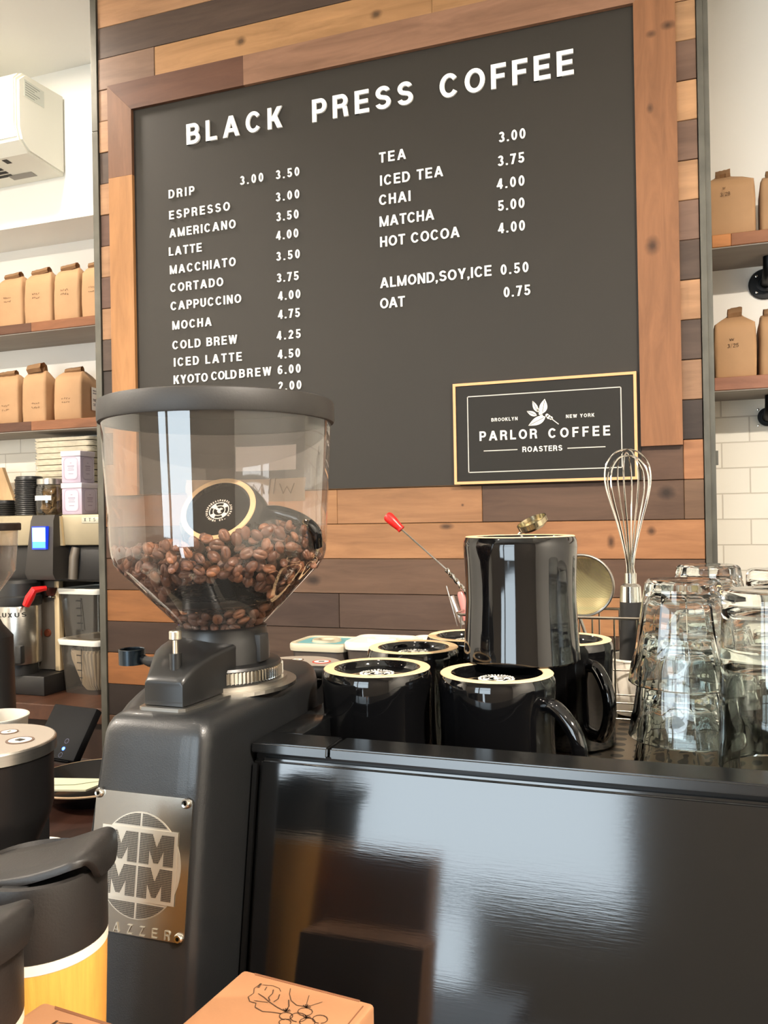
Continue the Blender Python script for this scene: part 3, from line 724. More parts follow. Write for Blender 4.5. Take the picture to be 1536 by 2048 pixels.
# ------------------------------------------------------------------ twin coffee brewer
r = thing('coffee_brewer', 'beige and black XTS coffee brewer with a blue lit screen', 'coffee brewer', (-2.1, 2.3, CZ))
cream = mat('brewer_beige_metal', (164,151,124), .4, .25, var=.05, vscale=12); bdk = mat('brewer_dark_grey', (52,48,44), .5); bgr = mat('brewer_grey_metal', (118,108,96), .45, .3)
BRY = 2.22
p0, p1 = at(-120, 1029, BRY), at(215, 1029, BRY); z0 = at(150, 1091, BRY).z; z1 = at(150, 1029, BRY).z
BTOP = z1
link('top_housing', B(p0.x, p1.x, BRY, YB-.02, z0, z1, bev=.006), cream, r, world=True)
bm = bmesh.new(); q0, q1 = at(106, 1060, BRY-.004), at(125, 1060, BRY-.004)
prism(bm, [(q0.x, z0), (q0.x, z1-.004), (q0.x+.035, z1-.004), (q1.x+.006, z0)], (0, BRY+.002, 0), (1,0,0), (0,0,1), (0,-1,0), .012)
link('bright_corner_trim', bm, mat('brewer_light_beige', (214,190,150), .35, .3), r, world=True)
pan0, pan1 = at(55, 1100, BRY-.05), at(103, 1100, BRY-.05); pzt, pzb = at(80, 1030, BRY-.05).z, at(80, 1160, BRY-.05).z
bm = bmesh.new(); loft(bm, [[Vector((pan0.x+dx, BRY-.05+dy, z)), Vector((pan1.x-dx*.3, BRY-.05+dy, z)), Vector((pan1.x-dx*.3, BRY+.05, z)), Vector((pan0.x+dx, BRY+.05, z))] for z, dx, dy in ((pzb, -.012, .012), (pzb+.02, -.012, 0), (pzt-.02, .004, .012), (pzt, .006, .02))])
link('control_panel', bm, bdk, r, world=True)
s0, s1 = at(66, 1096, BRY-.052), at(91, 1055, BRY-.052)
o = link('screen_bezel', B(s0.x-.003, s1.x+.002, BRY-.0535, BRY-.03, s0.z-.005, s1.z+.004), mat('screen_blue_edge', (20,40,120), .3, emis=(20,60,230), estr=.8), r, world=True, smooth=False)
ROOTM[o.name] = ROOTM[r.name]
link('screen', B(s0.x, s1.x, BRY-.054, BRY-.053, s0.z+.02, s1.z), mat('screen_light', (150,215,255), .3, emis=(150,220,255), estr=1.1), o, world=True, smooth=False)
link('screen', B(s0.x, s1.x, BRY-.054, BRY-.053, s0.z, s0.z+.0195), mat('screen_mid_blue', (80,150,240), .3, emis=(70,150,245), estr=.9), o, world=True, smooth=False)
zl = at(150, 1165, BRY).z
bm = bmesh.new(); box(bm, at(-40, 1100, BRY).x, p1.x, BRY+.03, YB-.03, zl, z0, bev=.01)
link('brew_basket_bay', bm, mat('brewer_black', (26,24,23), .4), r, world=True)
bm = bmesh.new(); q = at(149, 1100, BRY+.02)
tube(bm, [(q.x, BRY+.03, z0-.008), (q.x-.004, BRY+.022, (z0+zl)/2+.02), (q.x-.012, BRY+.024, zl+.01)], .016, 12)
link('basket_handle', bm, bgr, r, world=True)
c0, c1 = at(76, 1250, 2.30), at(119, 1250, 2.30); zc0 = at(95, 1339, 2.30).z
link('tower_panel', B(c0.x, c1.x, 2.30, YB-.03, zc0, zl, bev=.003), bgr, r, world=True)
link('edge_strip', B(c1.x-.010, c1.x+.010, 2.288, 2.31, zc0, zl-.002, bev=.002), mat('brewer_light_beige', (214,190,150), .35, .3), r, world=True)
q = at(94, 1266, 2.295); bm = bmesh.new(); lathe(bm, [(0,.006),(.012,.006),(.014,.003),(.014,0)], 24, m=Matrix.Translation((q.x, 2.301, q.z)) @ Matrix.Rotation(PI/2, 4, 'X'))
link('round_badge', bm, mat('badge_copper', (120,62,40), .4, .4), r, world=True)
q = at(95, 1192, 2.27); qt = at(95, 1176, 2.27); bm = bmesh.new(); lathe(bm, [(0, 0), (.015, 0), (.026, qt.z-q.z), (0, qt.z-q.z)], 24, c=(q.x, 2.29, q.z))
link('funnel', bm, mat('funnel_brown', (70,34,28), .25), r, world=True)
bm = bmesh.new(); tube(bm, [(q.x+.017*math.cos(2*PI*i/20), 2.29+.017*math.sin(2*PI*i/20), q.z-.003) for i in range(20)], .0035, 8, closed=True); link('funnel_ring', bm, chrome, r, world=True)
link('base_tray', B(at(-60, 1370, 2.24).x, c1.x+.02, 2.2, YB-.02, CZ, at(40, 1345, 2.24).z, bev=.004), mat('brewer_black', (26,24,23), .4), r, world=True)
link('back_wall', B(at(-60, 1250, 2.45).x, c1.x+.30, 2.48, YB-.014, CZ, z0), mat('brewer_black', (26,24,23), .4), r, world=True, smooth=False)
q0, q1 = at(163, 1044, BRY-.003), at(197, 1034, BRY-.003)
o = link('name_badge', B(q0.x, q1.x, BRY-.003, BRY+.001, at(163, 1046.5, BRY-.003).z, q1.z, bev=.001), mat('badge_silver', (205,200,180), .4, .2), r, world=True)
ROOTM[o.name] = ROOTM[r.name]; bm = bmesh.new(); a = at(168, 1043, BRY-.003); c = at(191, 1043, BRY-.003)
text(bm, 'XTS', (a.x, BRY-.003, a.z), (1,0,0), (0,0,1), (0,-1,0), c.x-a.x, at(168, 1036, BRY-.003).z-a.z, .0004, .02); link('badge_lettering', bm, mat('badge_grey', (90,90,85), .5), o, world=True, smooth=False)

# air pot in front of the brewer
ay = 2.235; a, c = at(4, 1280, ay), at(76, 1280, ay); ar = (c.x-a.x)/2*.93; ax = (a.x+c.x)/2
zb_, zt_, zl_ = at(40, 1333, ay-ar).z, at(40, 1215, ay-ar).z, at(40, 1163, ay-ar).z
r = thing('airpot', 'steel LUXUS airpot with a black lid and red lever', 'airpot', (ax, ay, at(40, 1345, 2.24).z))
bm = bmesh.new(); lathe(bm, [(0, zb_), (ar*.98, zb_), (ar, zb_+.004), (ar, zt_-.004), (ar*.98, zt_)], 48, c=(ax, ay, 0)); link('steel_body', bm, steel, r, world=True)
bm = bmesh.new(); lathe(bm, [(0, ROOTM[r.name].translation.z), (ar*.8, ROOTM[r.name].translation.z), (ar*.8, zb_), (0, zb_)], 32, c=(ax, ay, 0)); link('foot', bm, black_plastic, r, world=True)
bm = bmesh.new(); lathe(bm, [(ar*1.0, zt_), (ar*1.03, zt_+.006), (ar*1.03, zt_+.03), (ar*.95, zt_+.034), (ar*.95, zl_-.01), (ar*.8, zl_), (0, zl_)], 48, c=(ax, ay, 0)); link('lid', bm, black_plastic, r, world=True)
bm = bmesh.new(); q0, q1 = at(70, 1180, ay-ar), at(53, 1211, ay-ar-.01); tube(bm, [(q0.x+.02, ay-ar*.6, q0.z+.004), (q0.x, ay-ar-.004, q0.z), ((q0.x+q1.x)/2, ay-ar-.010, (q0.z+q1.z)/2), (q1.x, ay-ar-.012, q1.z)], [.008, .013, .015, .012], 10)
link('red_lever', bm, mat('red_plastic', (200,30,30), .35), r, world=True)
bm = bmesh.new(); zq = at(40, 1236, ay-ar).z
for i, ch in enumerate('LUXUS'):
    an = -PI/2-.50+i*.30+.25; o_ = Vector((ax+(ar+.0003)*math.cos(an), ay+(ar+.0003)*math.sin(an), zq)); tx = Vector((-math.sin(an), math.cos(an), 0)); nm = Vector((math.cos(an), math.sin(an), 0))
    text(bm, ch, o_-tx*.008, tx, (0,0,1), nm, .0155, .0150, .0004, .03)
link('lettering', bm, black_ink, r, world=True, smooth=False)
bm = bmesh.new(); q = at(38, 1310, ay-ar-.01); box(bm, q.x-.012, q.x+.012, ay-ar-.016, ay-ar+.004, q.z-.028, q.z+.03, bev=.004); link('spout', bm, black_plastic, r, world=True)
# crumpled clear bag on the counter
q = atz(15, 1362, CZ); bm = bmesh.new(); bmesh.ops.create_icosphere(bm, subdivisions=3, radius=1)
rn = random.Random(3)
for v in bm.verts:
    k = 1+.28*math.sin(v.co.x*7+v.co.y*5)*math.cos(v.co.z*6)+rn.uniform(-.1,.1); v.co = Vector((q.x+v.co.x*.055*k, q.y+v.co.y*.05*k, max(CZ+.001, CZ+.032+v.co.z*.038*k)))
o = link('plastic_bag', bm, clear_plastic, smooth=True, ang=20); setprops(o, 'crumpled clear plastic bag on the worktop in front of the airpot', 'plastic bag')

# ------------------------------------------------------------------ stacked clear tubs
tubm = thin('tub_clear_plastic', (205,198,188), .1, .06, .5, 4, haze=.05)
def tub(label, corner_px, z0_, z1_, wt=.185, wb=.155, rz=-.10):
    q = at(corner_px[0], corner_px[1], 2.27); h = z1_-z0_
    cx = q.x+wt*.5; cyy = 2.27+wt*.5-.02
    r = thing('food_tub', label, 'food tub', (cx, cyy, z0_), (0, 0, rz), 'clear tubs with white lids')
    bm = bmesh.new()
    secs = [[Vector((x, y, z)) for x, y in rrect(k, k, .022, 4)] for z, k in ((0, wb), (h-.018, wt*.95))]
    loft(bm, secs, True, False)
    link('tub_body', bm, tubm, r)
    bm = bmesh.new(); loft(bm, [[Vector((x, y, z)) for x, y in rrect(k, k, .024, 4)] for z, k in ((h-.018, wt), (h-.004, wt*1.03), (h, wt*1.02), (h, wt*.9), (h-.004, wt*.88))])
    link('lid', bm, white_plastic, r)
    bm = bmesh.new(); an = -PI/2
    # scale marks on the face that looks towards the camera
    fx = lambda z: -(wb/2+(wt*.95-wb)/2*z/(h-.018))-.0015
    for z in (.03, .055, .08, .105, .13):
        if z < h-.03: stroke(bm, [(-.006, z), (.015, z)], .0032, (0, fx(z), 0), (1,0,0), (0,0,1), (0,-1,0), .0002)
    stroke(bm, [(.017, .03), (.017, h-.03)], .0030, (0, fx(h-.03)+.0, 0), (1,0,0), (0,0,1), (0,-1,0), .0002)
    link('scale_marks', bm, black_ink, r, smooth=False)
    return r
zt1 = at(160, 1281, 2.25).z; zt2 = at(160, 1178, 2.25).z
t1 = tub('lower clear tub full of white coffee filters beside the steel edge', (120, 1281), CZ, zt1)
t2 = tub('upper clear tub, empty, stacked on the tub of filters', (119, 1176), zt1+.0005, zt2)
bm = bmesh.new(); n = 40; h1_ = zt1-CZ
for k in range(5):
    rb, rt, hh = .036+.003*k, .070+.0022*k, h1_-.036-.005*k
    lathe(bm, [(0, .004+.004*k), (rb, .004+.004*k), (rt, .004*k+hh*.75), (rt+.004, .004*k+hh*(1 if k % 2 else .95))], 160, c=(t1.location.x, t1.location.y, CZ), fr=lambda r_, z, a: r_*(1+.030*math.sin(40*a+k)))
o = link('coffee_filters', bm, mat('filter_paper', (214,200,178), .9), smooth=True, ang=60); setprops(o, 'nest of fluted white paper coffee filters inside the lower clear tub', 'coffee filters', kind='stuff')

# ------------------------------------------------------------------ things on top of the brewer
lav = mat('lavender_tin', (196,180,196), .4); lav2 = mat('lavender_tin_label', (218,206,214), .5); lavp = mat('lavender_tin_print', (150,132,150), .5)
def tin(label, px_l, px_m, px_r, py_b, py_t, z_base, rz, y):
    a, c = at(px_l, py_b, y), at(px_r, py_b, y); wd = (at(px_m, py_b, y).x-a.x)*1.0; h = at(px_m, py_t, y-.03).z-z_base
    r = thing('tea_tin', label, 'tea tin', (a.x+wd/2, y+wd/2, z_base), (0, 0, rz), 'lavender tea tins')
    link('tin_body', B(-wd/2, wd/2, -wd/2, wd/2, 0, h-.018, bev=.003), lav, r)
    link('lid', B(-wd/2-.002, wd/2+.002, -wd/2-.002, wd/2+.002, h-.018, h, bev=.002), lav2, r)
    for side in range(2):
        R4 = Matrix.Rotation(side*PI/2, 3, 'Z'); ex = R4 @ Vector((1,0,0)); en = R4 @ Vector((0,-1,0))
        o0 = en*(wd/2)
        bm = bmesh.new(); pl = [(x, z+h*.44) for x, z in rrect(wd*.62, h*.62, wd*.14, 6)]
        prism(bm, pl, o0, ex, (0,0,1), en, .0004); lb_ = link('tin_label', bm, lav2 if side == 0 else lav, r, smooth=False)
        bm = bmesh.new()
        pl2 = [(x, z+h*.44) for x, z in rrect(wd*.72, h*.70, wd*.18, 6)]
        stroke(bm, pl2+[pl2[0]], .0010, o0, ex, (0,0,1), en, .0005)
        for i, (zz, ww) in enumerate(((.62,.10),(.52,.36),(.46,.30),(.40,.34),(.28,.26))): stroke(bm, [(-wd*ww/2, h*zz), (wd*ww/2, h*zz)], .0022 if i != 1 else .003, o0, ex, (0,0,1), en, .0007)
        link('tin_print', bm, lavp, lb_, smooth=False)
    return r, h
ty = BRY+.05
t_, h1 = tin('lower lavender tea tin on top of the coffee brewer', 124, 164, 199, 1027, 964, BTOP+.0005, .0, ty)
tin('upper lavender tea tin, stacked on the other lavender tin', 123, 160, 191, 962, 899, BTOP+h1+.001, .04, ty)
# glass jar of tea bags
jy = BRY+.06; a, c = at(77, 1000, jy), at(124, 1000, jy); jr = (c.x-a.x)/2*.95; jx = (a.x+c.x)/2; jh = at(100, 957, jy-jr*.6).z-BTOP
r = thing('glass_jar', 'glass jar of tea bags with a steel lid beside the lavender tins', 'jar', (jx, jy, BTOP+.0005))
bm = bmesh.new(); lathe(bm, [(0, .0), (jr*.9, 0), (jr, .008), (jr, jh*.72), (jr*.86, jh*.84), (jr*.86, jh-.004)], 40); link('jar_glass', bm, thin('jar_clear_glass', (215,208,196), .04, .08, .7, 3.5), r)
bm = bmesh.new(); lathe(bm, [(jr*.87, jh*.84), (jr*.92, jh*.845), (jr*.92, jh-.002), (jr*.88, jh), (0, jh)], 40); link('lid', bm, steel, r)
bm = bmesh.new(); lathe(bm, [(jr+.0008, jh*.40), (jr+.0008, jh*.53)], 20, a0=PI*1.15, a1=PI*1.75); link('paper_strip', bm, paper, r)
bm = bmesh.new(); rn = random.Random(9)
for k in range(42):
    an = rn.uniform(0, 2*PI); rr = jr*.80*math.sqrt(rn.random()); zz = .012+rn.random()*jh*.62; m4 = Matrix.Translation((jx+rr*.75*math.cos(an), jy+rr*.75*math.sin(an), BTOP+zz)) @ Matrix.Rotation(rn.uniform(0, 6), 4, Vector((rn.random(), rn.random(), rn.random())).normalized())
    box(bm, -.012, .012, -.002, .002, -.012, .012, m=m4)
o = link('tea_bags', bm, mat('tea_bag_paper', (150,128,96), .85, var=.3, vscale=25), smooth=False); setprops(o, 'tea bags filling the glass jar beside the lavender tins', 'tea bags', kind='stuff')
# stacks of black cup lids
lidm = mat('black_cup_lid', (20,19,19), .35)
def lid_bm(r):
    bm = bmesh.new(); lathe(bm, [(r*1.0, 0), (r*1.02, .002), (r*1.0, .005), (r*.93, .006), (r*.90, .014), (r*.86, .015), (r*.84, .009), (0, .009)], 36); return bm
def lid_stack(label, group, px_l, px_r, y, n, step):
    a, c = at(px_l, 1000, y), at(px_r, 1000, y); rr = (c.x-a.x)/2*.92
    r = thing('cup_cover', label, 'cup lid', ((a.x+c.x)/2, y, BTOP+.0005), group=group); link('lid_shell', lid_bm(rr), lidm, r)
    for k in range(1, n): dup(r, ((a.x+c.x)/2+random.uniform(-.0015,.0015), y+random.uniform(-.001,.001), BTOP+.0005+k*step), (0,0,random.random()*6))
ly = BRY+.07
lid_stack('black plastic cup lid in the tall stack beside the glass jar', 'tall stack of black cup lids', 36, 84, ly, 19, at(60, 949, ly).z*0+.0066)
lid_stack('black plastic cup lid in the low stack at the left picture edge', 'low stack of black cup lids', -22, 36, ly+.02, 7, .0066)
# pulp carriers
pulp = mat('moulded_pulp', (214,204,180), .9, var=.12, vscale=40, bump=.6, bscale=60)
py_ = BRY+.20; a, c = at(82, 910, py_), at(199, 910, py_); pw = (c.x-a.x); ptop = at(140, 872, py_).z
n = max(12, int((ptop-BTOP-.010)/.0104)); stp = (ptop-BTOP-.010)/n
r = thing('cup_carrier', 'cream pulp carrier in the tall stack behind the lavender tins', 'cup carrier', ((a.x+c.x)/2, py_+.04, BTOP+.0005), group='stacked pulp carriers')
bm = bmesh.new(); pts = rrect(pw*.98, .17, .02, 5)
rn = random.Random(4)
loft(bm, [[Vector((x*k, y*k, z+.0022*math.sin(x*60+y*31))) for x, y in pts] for z, k in ((0, .955), (.003, .965), (.0075, .995), (.0095, 1.0), (.0095, .95), (.006, .93))], True, True)
link('carrier_tray', bm, pulp, r)
for k in range(1, n): dup(r, ((a.x+c.x)/2+random.uniform(-.003,.003), py_+.04+random.uniform(-.002,.002), BTOP+.0005+k*stp), (0, 0, random.uniform(-.015,.015)+(PI if k % 2 else 0)))
# leaning wooden board at the left edge
q0, q1 = at(-70, 1027, BRY+.19), at(31, 1027, BRY+.19); bm = bmesh.new()
prism(bm, [(q0.x, BTOP+.001), (q1.x+.01, BTOP+.001), (at(2, 940, BRY+.19).x, at(2, 935, BRY+.19).z), (q0.x, at(2, 935, BRY+.19).z)], (0, BRY+.21, 0), (1,0,0), (0,0,1), (0,-1,0), .015)
o = link('wooden_board', bm, wood('pale_board', (8,8,1.5), tint=False, rgb=(196,164,124), contrast=.15), smooth=False); setprops(o, 'pale wooden board standing behind the low stack of black lids', 'board')

# ================================================================== the bar
bar_m = wood('bar_top_walnut', (8, 1.0, 8), tint=False, rgb=(58,36,28), rough=.38, contrast=.5)
BZ = CAMZ-.58                       # worktop that carries the espresso machine and grinders
r = thing('bar_counter', 'dark lower worktop behind the bar carrying the espresso machine and grinder', 'counter', (-.3, .47, 0))
link('worktop', B(-2.2, 1.4, .475, 1.62, BZ-.04, BZ, bev=.003), bar_m, r, world=True, smooth=False)
link('cabinet_front', B(-2.2, 1.4, .52, 1.58, 0, BZ-.04), dark_wood, r, world=True, smooth=False)
LZ = CAMZ-.41                       # raised customer ledge, which turns the corner on the left
r = thing('bar_ledge', 'raised dark walnut bar top along the front and the left of the grinder', 'bar top', (-.7, .4, BZ))
bm = bmesh.new()
prism(bm, [(-1.9,.18),(-.16,.18),(-.16,.315),(1.4,.315),(1.4,.547),(-.305,.547),(-.305,.455),(-.57,.455),(-.57,1.17),(-1.9,1.17)], (0,0,LZ-.035), (1,0,0), (0,1,0), (0,0,1), .035)
link('ledge_top', bm, bar_m, r, world=True, smooth=False)
bm = bmesh.new(); box(bm, -1.85, -.60, .22, .465, 0, LZ-.035); box(bm, -.60, 1.35, .335, .44, 0, LZ-.035); box(bm, -1.85, -.60, .50, 1.15, BZ+.0005, LZ-.035)
link('ledge_front', bm, dark_wood, r, world=True, smooth=False)

# ------------------------------------------------------------------ espresso machine
MZ = CAMZ-.1835; MX0 = -.3280; MX1 = .42; MYB = 1.16; TZ = CAMZ-.2575; MK = .176
enamel = mat('machine_black_enamel', (12,13,14), .09, bump=.018, bscale=520, stretch=(.10,1,1.6), spec=.75)
machine_m = mat('machine_black_metal', (14,14,14), .3, .2)
lipm = mat('machine_lip_black', (18,19,20), .2, .3, spec=.9)
r = thing('espresso_machine', 'large black espresso machine seen from its back, cups and glasses on its top', 'espresso machine', (-.05, .6, BZ))
Yp = lambda z: .600+MK*(z-(CAMZ-.195))            # the leaning back panel
zt, zb_ = CAMZ-.1955, BZ+.05
def slab(x0, x1, zlo, zhi, off, th, bev):
    bm = bmesh.new(); v = []
    for (x, z, k) in ((x0,zlo,0),(x1,zlo,0),(x1,zlo,th),(x0,zlo,th),(x0,zhi,0),(x1,zhi,0),(x1,zhi,th),(x0,zhi,th)):
        v.append(bm.verts.new((x, Yp(z)+off+k, z)))
    fs = [bm.faces.new([v[i] for i in q]) for q in ((3,2,1,0),(4,5,6,7),(0,1,5,4),(1,2,6,5),(2,3,7,6),(3,0,4,7))]
    bmesh.ops.bevel(bm, geom=list({e for f in fs for e in f.edges}), offset=bev, segments=3, affect='EDGES'); return bm
px521 = slope(521, 1514, .6, CAMZ-.195, MK).x
link('back_panel', slab(px521+.001, MX1-.03, zb_, zt, -.002, .02, .0025), enamel, r, world=True)
link('corner_column', slab(MX0-.001, px521-.001, zb_-.02, zt+.001, .001, .05, .006), machine_m, r, world=True)
link('corner_column', slab(MX1-.028, MX1, zb_-.02, zt+.001, .001, .05, .006), machine_m, r, world=True)
bm = bmesh.new(); box(bm, MX0+.004, MX1-.004, .612, MYB, TZ-.02, TZ-.0065)
loft(bm, [[Vector((MX0+.004, Yp(BZ+.03)+.03, BZ+.03)), Vector((MX1-.004, Yp(BZ+.03)+.03, BZ+.03)), Vector((MX1-.004, MYB, BZ+.03)), Vector((MX0+.004, MYB, BZ+.03))],
          [Vector((MX0+.004, .625, TZ-.02)), Vector((MX1-.004, .625, TZ-.02)), Vector((MX1-.004, MYB, TZ-.02)), Vector((MX0+.004, MYB, TZ-.02))]])
link('body_shell', bm, machine_m, r, world=True, smooth=False)
for fx in (MX0+.06, MX1-.06):
    for fy in (.62, MYB-.06):
        bm = bmesh.new(); lathe(bm, [(.02,0),(.022,.004),(.018,.032),(0,.032)], 20, c=(fx, fy, BZ)); link('foot', bm, rubber, r, world=True)
xs_ = at(657, 1505, .6).x
for x0, x1 in ((MX0, xs_-.0012), (xs_+.0012, MX1)):
    link('top_rail', slab(x0, x1, MZ-.0078, MZ, -.0022, .034, .0012), lipm, r, world=True)
bm = bmesh.new(); box(bm, MX0+.004, MX1-.004, .604, .64, TZ-.012, MZ-.0082); link('rail_gap', bm, machine_m, r, world=True, smooth=False)
# left side rail with its trough, right and rear rails
bm = bmesh.new(); box(bm, MX0, MX0+.030, .6345, .70, TZ-.012, MZ, bev=.0012); box(bm, MX0, MX0+.030, .7010, MYB, TZ-.012, MZ, bev=.0012); link('side_rail', bm, lipm, r, world=True)
link('side_rail', B(MX1-.03, MX1, .6345, MYB, TZ-.012, MZ, bev=.0012), lipm, r, world=True)
link('rear_rail', B(MX0+.0305, MX1-.0305, MYB-.012, MYB, TZ-.012, MZ-.004, bev=.0012), lipm, r, world=True)
def holes_mat():
    m = bpy.data.materials.new('perforated_tray_steel'); m.use_nodes = True; n = m.node_tree; L = n.links.new; p = n.nodes['Principled BSDF']
    tc = n.nodes.new('ShaderNodeTexCoord'); sc_ = n.nodes.new('ShaderNodeVectorMath'); sc_.operation = 'MULTIPLY'; sc_.inputs[1].default_value = (45, 45, 0); L(tc.outputs['Object'], sc_.inputs[0])
    fr = n.nodes.new('ShaderNodeVectorMath'); fr.operation = 'FRACTION'; L(sc_.outputs[0], fr.inputs[0])
    sb = n.nodes.new('ShaderNodeVectorMath'); sb.operation = 'SUBTRACT'; sb.inputs[1].default_value = (.5,.5,0); L(fr.outputs[0], sb.inputs[0])
    ln = n.nodes.new('ShaderNodeVectorMath'); ln.operation = 'LENGTH'; L(sb.outputs[0], ln.inputs[0])
    lt = n.nodes.new('ShaderNodeMath'); lt.operation = 'LESS_THAN'; lt.inputs[1].default_value = .30; L(ln.outputs['Value'], lt.inputs[0])
    mx = n.nodes.new('ShaderNodeMix'); mx.data_type = 'RGBA'; L(lt.outputs[0], mx.inputs[0]); mx.inputs[6].default_value = (*lin((150,138,122)), 1); mx.inputs[7].default_value = (.004,.004,.004,1)
    L(mx.outputs[2], p.inputs['Base Color']); iv = n.nodes.new('ShaderNodeMath'); iv.operation = 'SUBTRACT'; iv.inputs[0].default_value = 1; L(lt.outputs[0], iv.inputs[1]); L(iv.outputs[0], p.inputs['Metallic']); p.inputs['Roughness'].default_value = .3
    return m
tray_m = holes_mat()
link('cup_tray', B(MX0+.075, MX1-.034, .642, MYB-.016, TZ-.006, TZ), tray_m, r, world=True, smooth=False)
link('tray_edge', B(MX0+.069, MX0+.0745, .642, MYB-.016, TZ-.006, TZ+.006, bev=.001), lipm, r, world=True)

# ------------------------------------------------------------------ the maker's badge printed on the cups' bases
badge_m = mat('badge_white_print', (236,230,218), .5)
def badge(scale):
    bm = bmesh.new()
    def ring(r0, r1, a0=0, a1=360, n=48):
        k = max(2, int(n*(a1-a0)/360)); prev = None
        for i in range(k+1):
            a = math.radians(a0+(a1-a0)*i/k); cur = (bm.verts.new((r0*math.cos(a), r0*math.sin(a), 0)), bm.verts.new((r1*math.cos(a), r1*math.sin(a), 0)))
            if prev: bm.faces.new((prev[0], prev[1], cur[1], cur[0]))
            prev = cur
    ring(.66, .73); ring(.40, .46)
    for a in (45, 135, 225, 315): ring(.46, .66, a-18, a+18)
    # wrench head and shaft
    prism(bm, [(.30,.10),(.12,.02),(.10,-.10),(.22,-.22),(.02,-.26),(-.12,-.12),(-.10,.02),(-.34,.20),(-.22,.34),(-.02,.14),(.14,.20)], (0,0,0), (1,0,0), (0,1,0), (0,0,1), .0005)
    def arc(s, ac, step, rr, inward):
        n = len(s)
        for i, ch in enumerate(s):
            if ch == ' ': continue
            a = math.radians(ac-(i-(n-1)/2)*step if not inward else ac+(i-(n-1)/2)*step)
            rad = Vector((math.cos(a), math.sin(a), 0)); tan = Vector((math.sin(a), -math.cos(a), 0))
            if inward: up_, ex = -rad, -tan; o = rad*(rr+.16)
            else: up_, ex = rad, tan; o = rad*rr
            text(bm, ch, o-ex*.055, ex, up_, (0,0,1), .11, .15, .0005, .02)
    arc('ESPRESSOPARTS.COM', 90, 11.2, .81, False); arc('OLYMPIA WA. USA', 270, 11.0, .81, True)
    for v in bm.verts: v.co.x *= scale; v.co.y *= scale
    return bm

# ------------------------------------------------------------------ cups and mugs, stood upside down
def flipped(root, prof, hring, rring, wring, well, handle=None, badge_r=0, seg=64, badge_rot=0):
    """prof: outer wall (r, z) from the rim (z = 0) up to the foot ring at z = hring"""
    bm = bmesh.new()
    inner = [(max(.001, p[0]-.0042), p[1]) for p in prof if p[1] < hring-.008]
    lathe(bm, [(0, hring-.0105)]+[(inner[-1][0]*.9, hring-.0105)]+list(reversed(inner))+prof+[(rring, hring)], seg)
    lathe(bm, [(rring-wring, hring), (rring-wring-.0012, hring-.0012), (rring-wring-.003, hring-well), (0, hring-well)], seg)
    link('cup_body', bm, glaze, root)
    bm = bmesh.new(); lathe(bm, [(rring, hring-.0004), (rring+.0002, hring-.0001), (rring-.0006, hring+.0005), (rring-wring+.0006, hring+.0005), (rring-wring, hring-.0004)], seg)
    link('foot_ring', bm, bisque, root)
    bm = bmesh.new(); lathe(bm, [(prof[0][0]-.0035, .0004), (prof[0][0]-.0008, -.0001), (prof[0][0]+.0003, .0006), (prof[0][0]+.0004, .0016)], seg)
    link('rim_edge', bm, mat('worn_rim', (150,138,122), .3), root)
    if badge_r:
        bm = badge(badge_r); place(bm, Matrix.Translation((0,0,hring-well+.0003)) @ Matrix.Rotation(badge_rot, 4, 'Z')); link('base_badge', bm, badge_m, root, smooth=False)
    if handle:
        bm = bmesh.new(); P, rad = handle; P = catmull([Vector(p) for p in P], 6, False); n = len(P)
        tube(bm, P, [rad]*n, 14)
        for v in bm.verts: v.co.y *= 1.0
        link('handle', bm, glaze, root)
def dist_place(cx_px, cy_px, z): return atz(cx_px, cy_px, z)
CH = .1135  # height of the mugs
def mug(label, px, py, z, h, rt, ang, rw=None, rb=None, handle=True):
    c = dist_place(px, py, z+h); rw = rw or rt*.965; rb = rb or rt*1.02
    r = thing('coffee_mug', label, 'coffee mug', (c.x, c.y, z+.0003), (0, 0, ang), 'black mugs upside down on the espresso machine')
    prof = [(rb-.0015,0),(rb,.0015),(rb*.995,h*.06),(rw*1.03,h*.22),(rw,h*.48),(rw*1.005,h*.66),(rt*.985,h*.82),(rt,h*.92),(rt*.99,h*.965),(rt*.965,h*.988)]
    hd = ([(rw*.97,0,h*.80),(rw*1.25,0,h*.79),(rw*1.60,0,h*.62),(rw*1.66,0,h*.40),(rw*1.42,0,h*.20),(rw*.99,0,h*.16)], .0068) if handle else None
    flipped(r, prof, h, rt*.958, .0095, .006, hd, .017, 72, -ang-.3)
    return r
mug('black mug upside down at the left front corner of the espresso machine', 754, 1335, TZ, CH, .0520, 2.2)
mug('black mug upside down in the front row, directly before and under the top mug', 993, 1345, TZ, CH, .0525, -.45)
mug('black mug upside down in the second row, behind the left front mug', 827, 1294, TZ, CH, .0500, 2.0)
mug('black mug upside down in the third row, mostly hidden behind the top mug', 938, 1271, TZ, CH, .0500, 1.6)
mug('black mug upside down on the right, between the top mug and the glasses', 1131, 1278, TZ, CH, .0522, -.91)
mug('black mug upside down on top of the other mugs, highest of all', 1039, 1073, TZ+CH+.0009, .1190, .0550, 2.0)
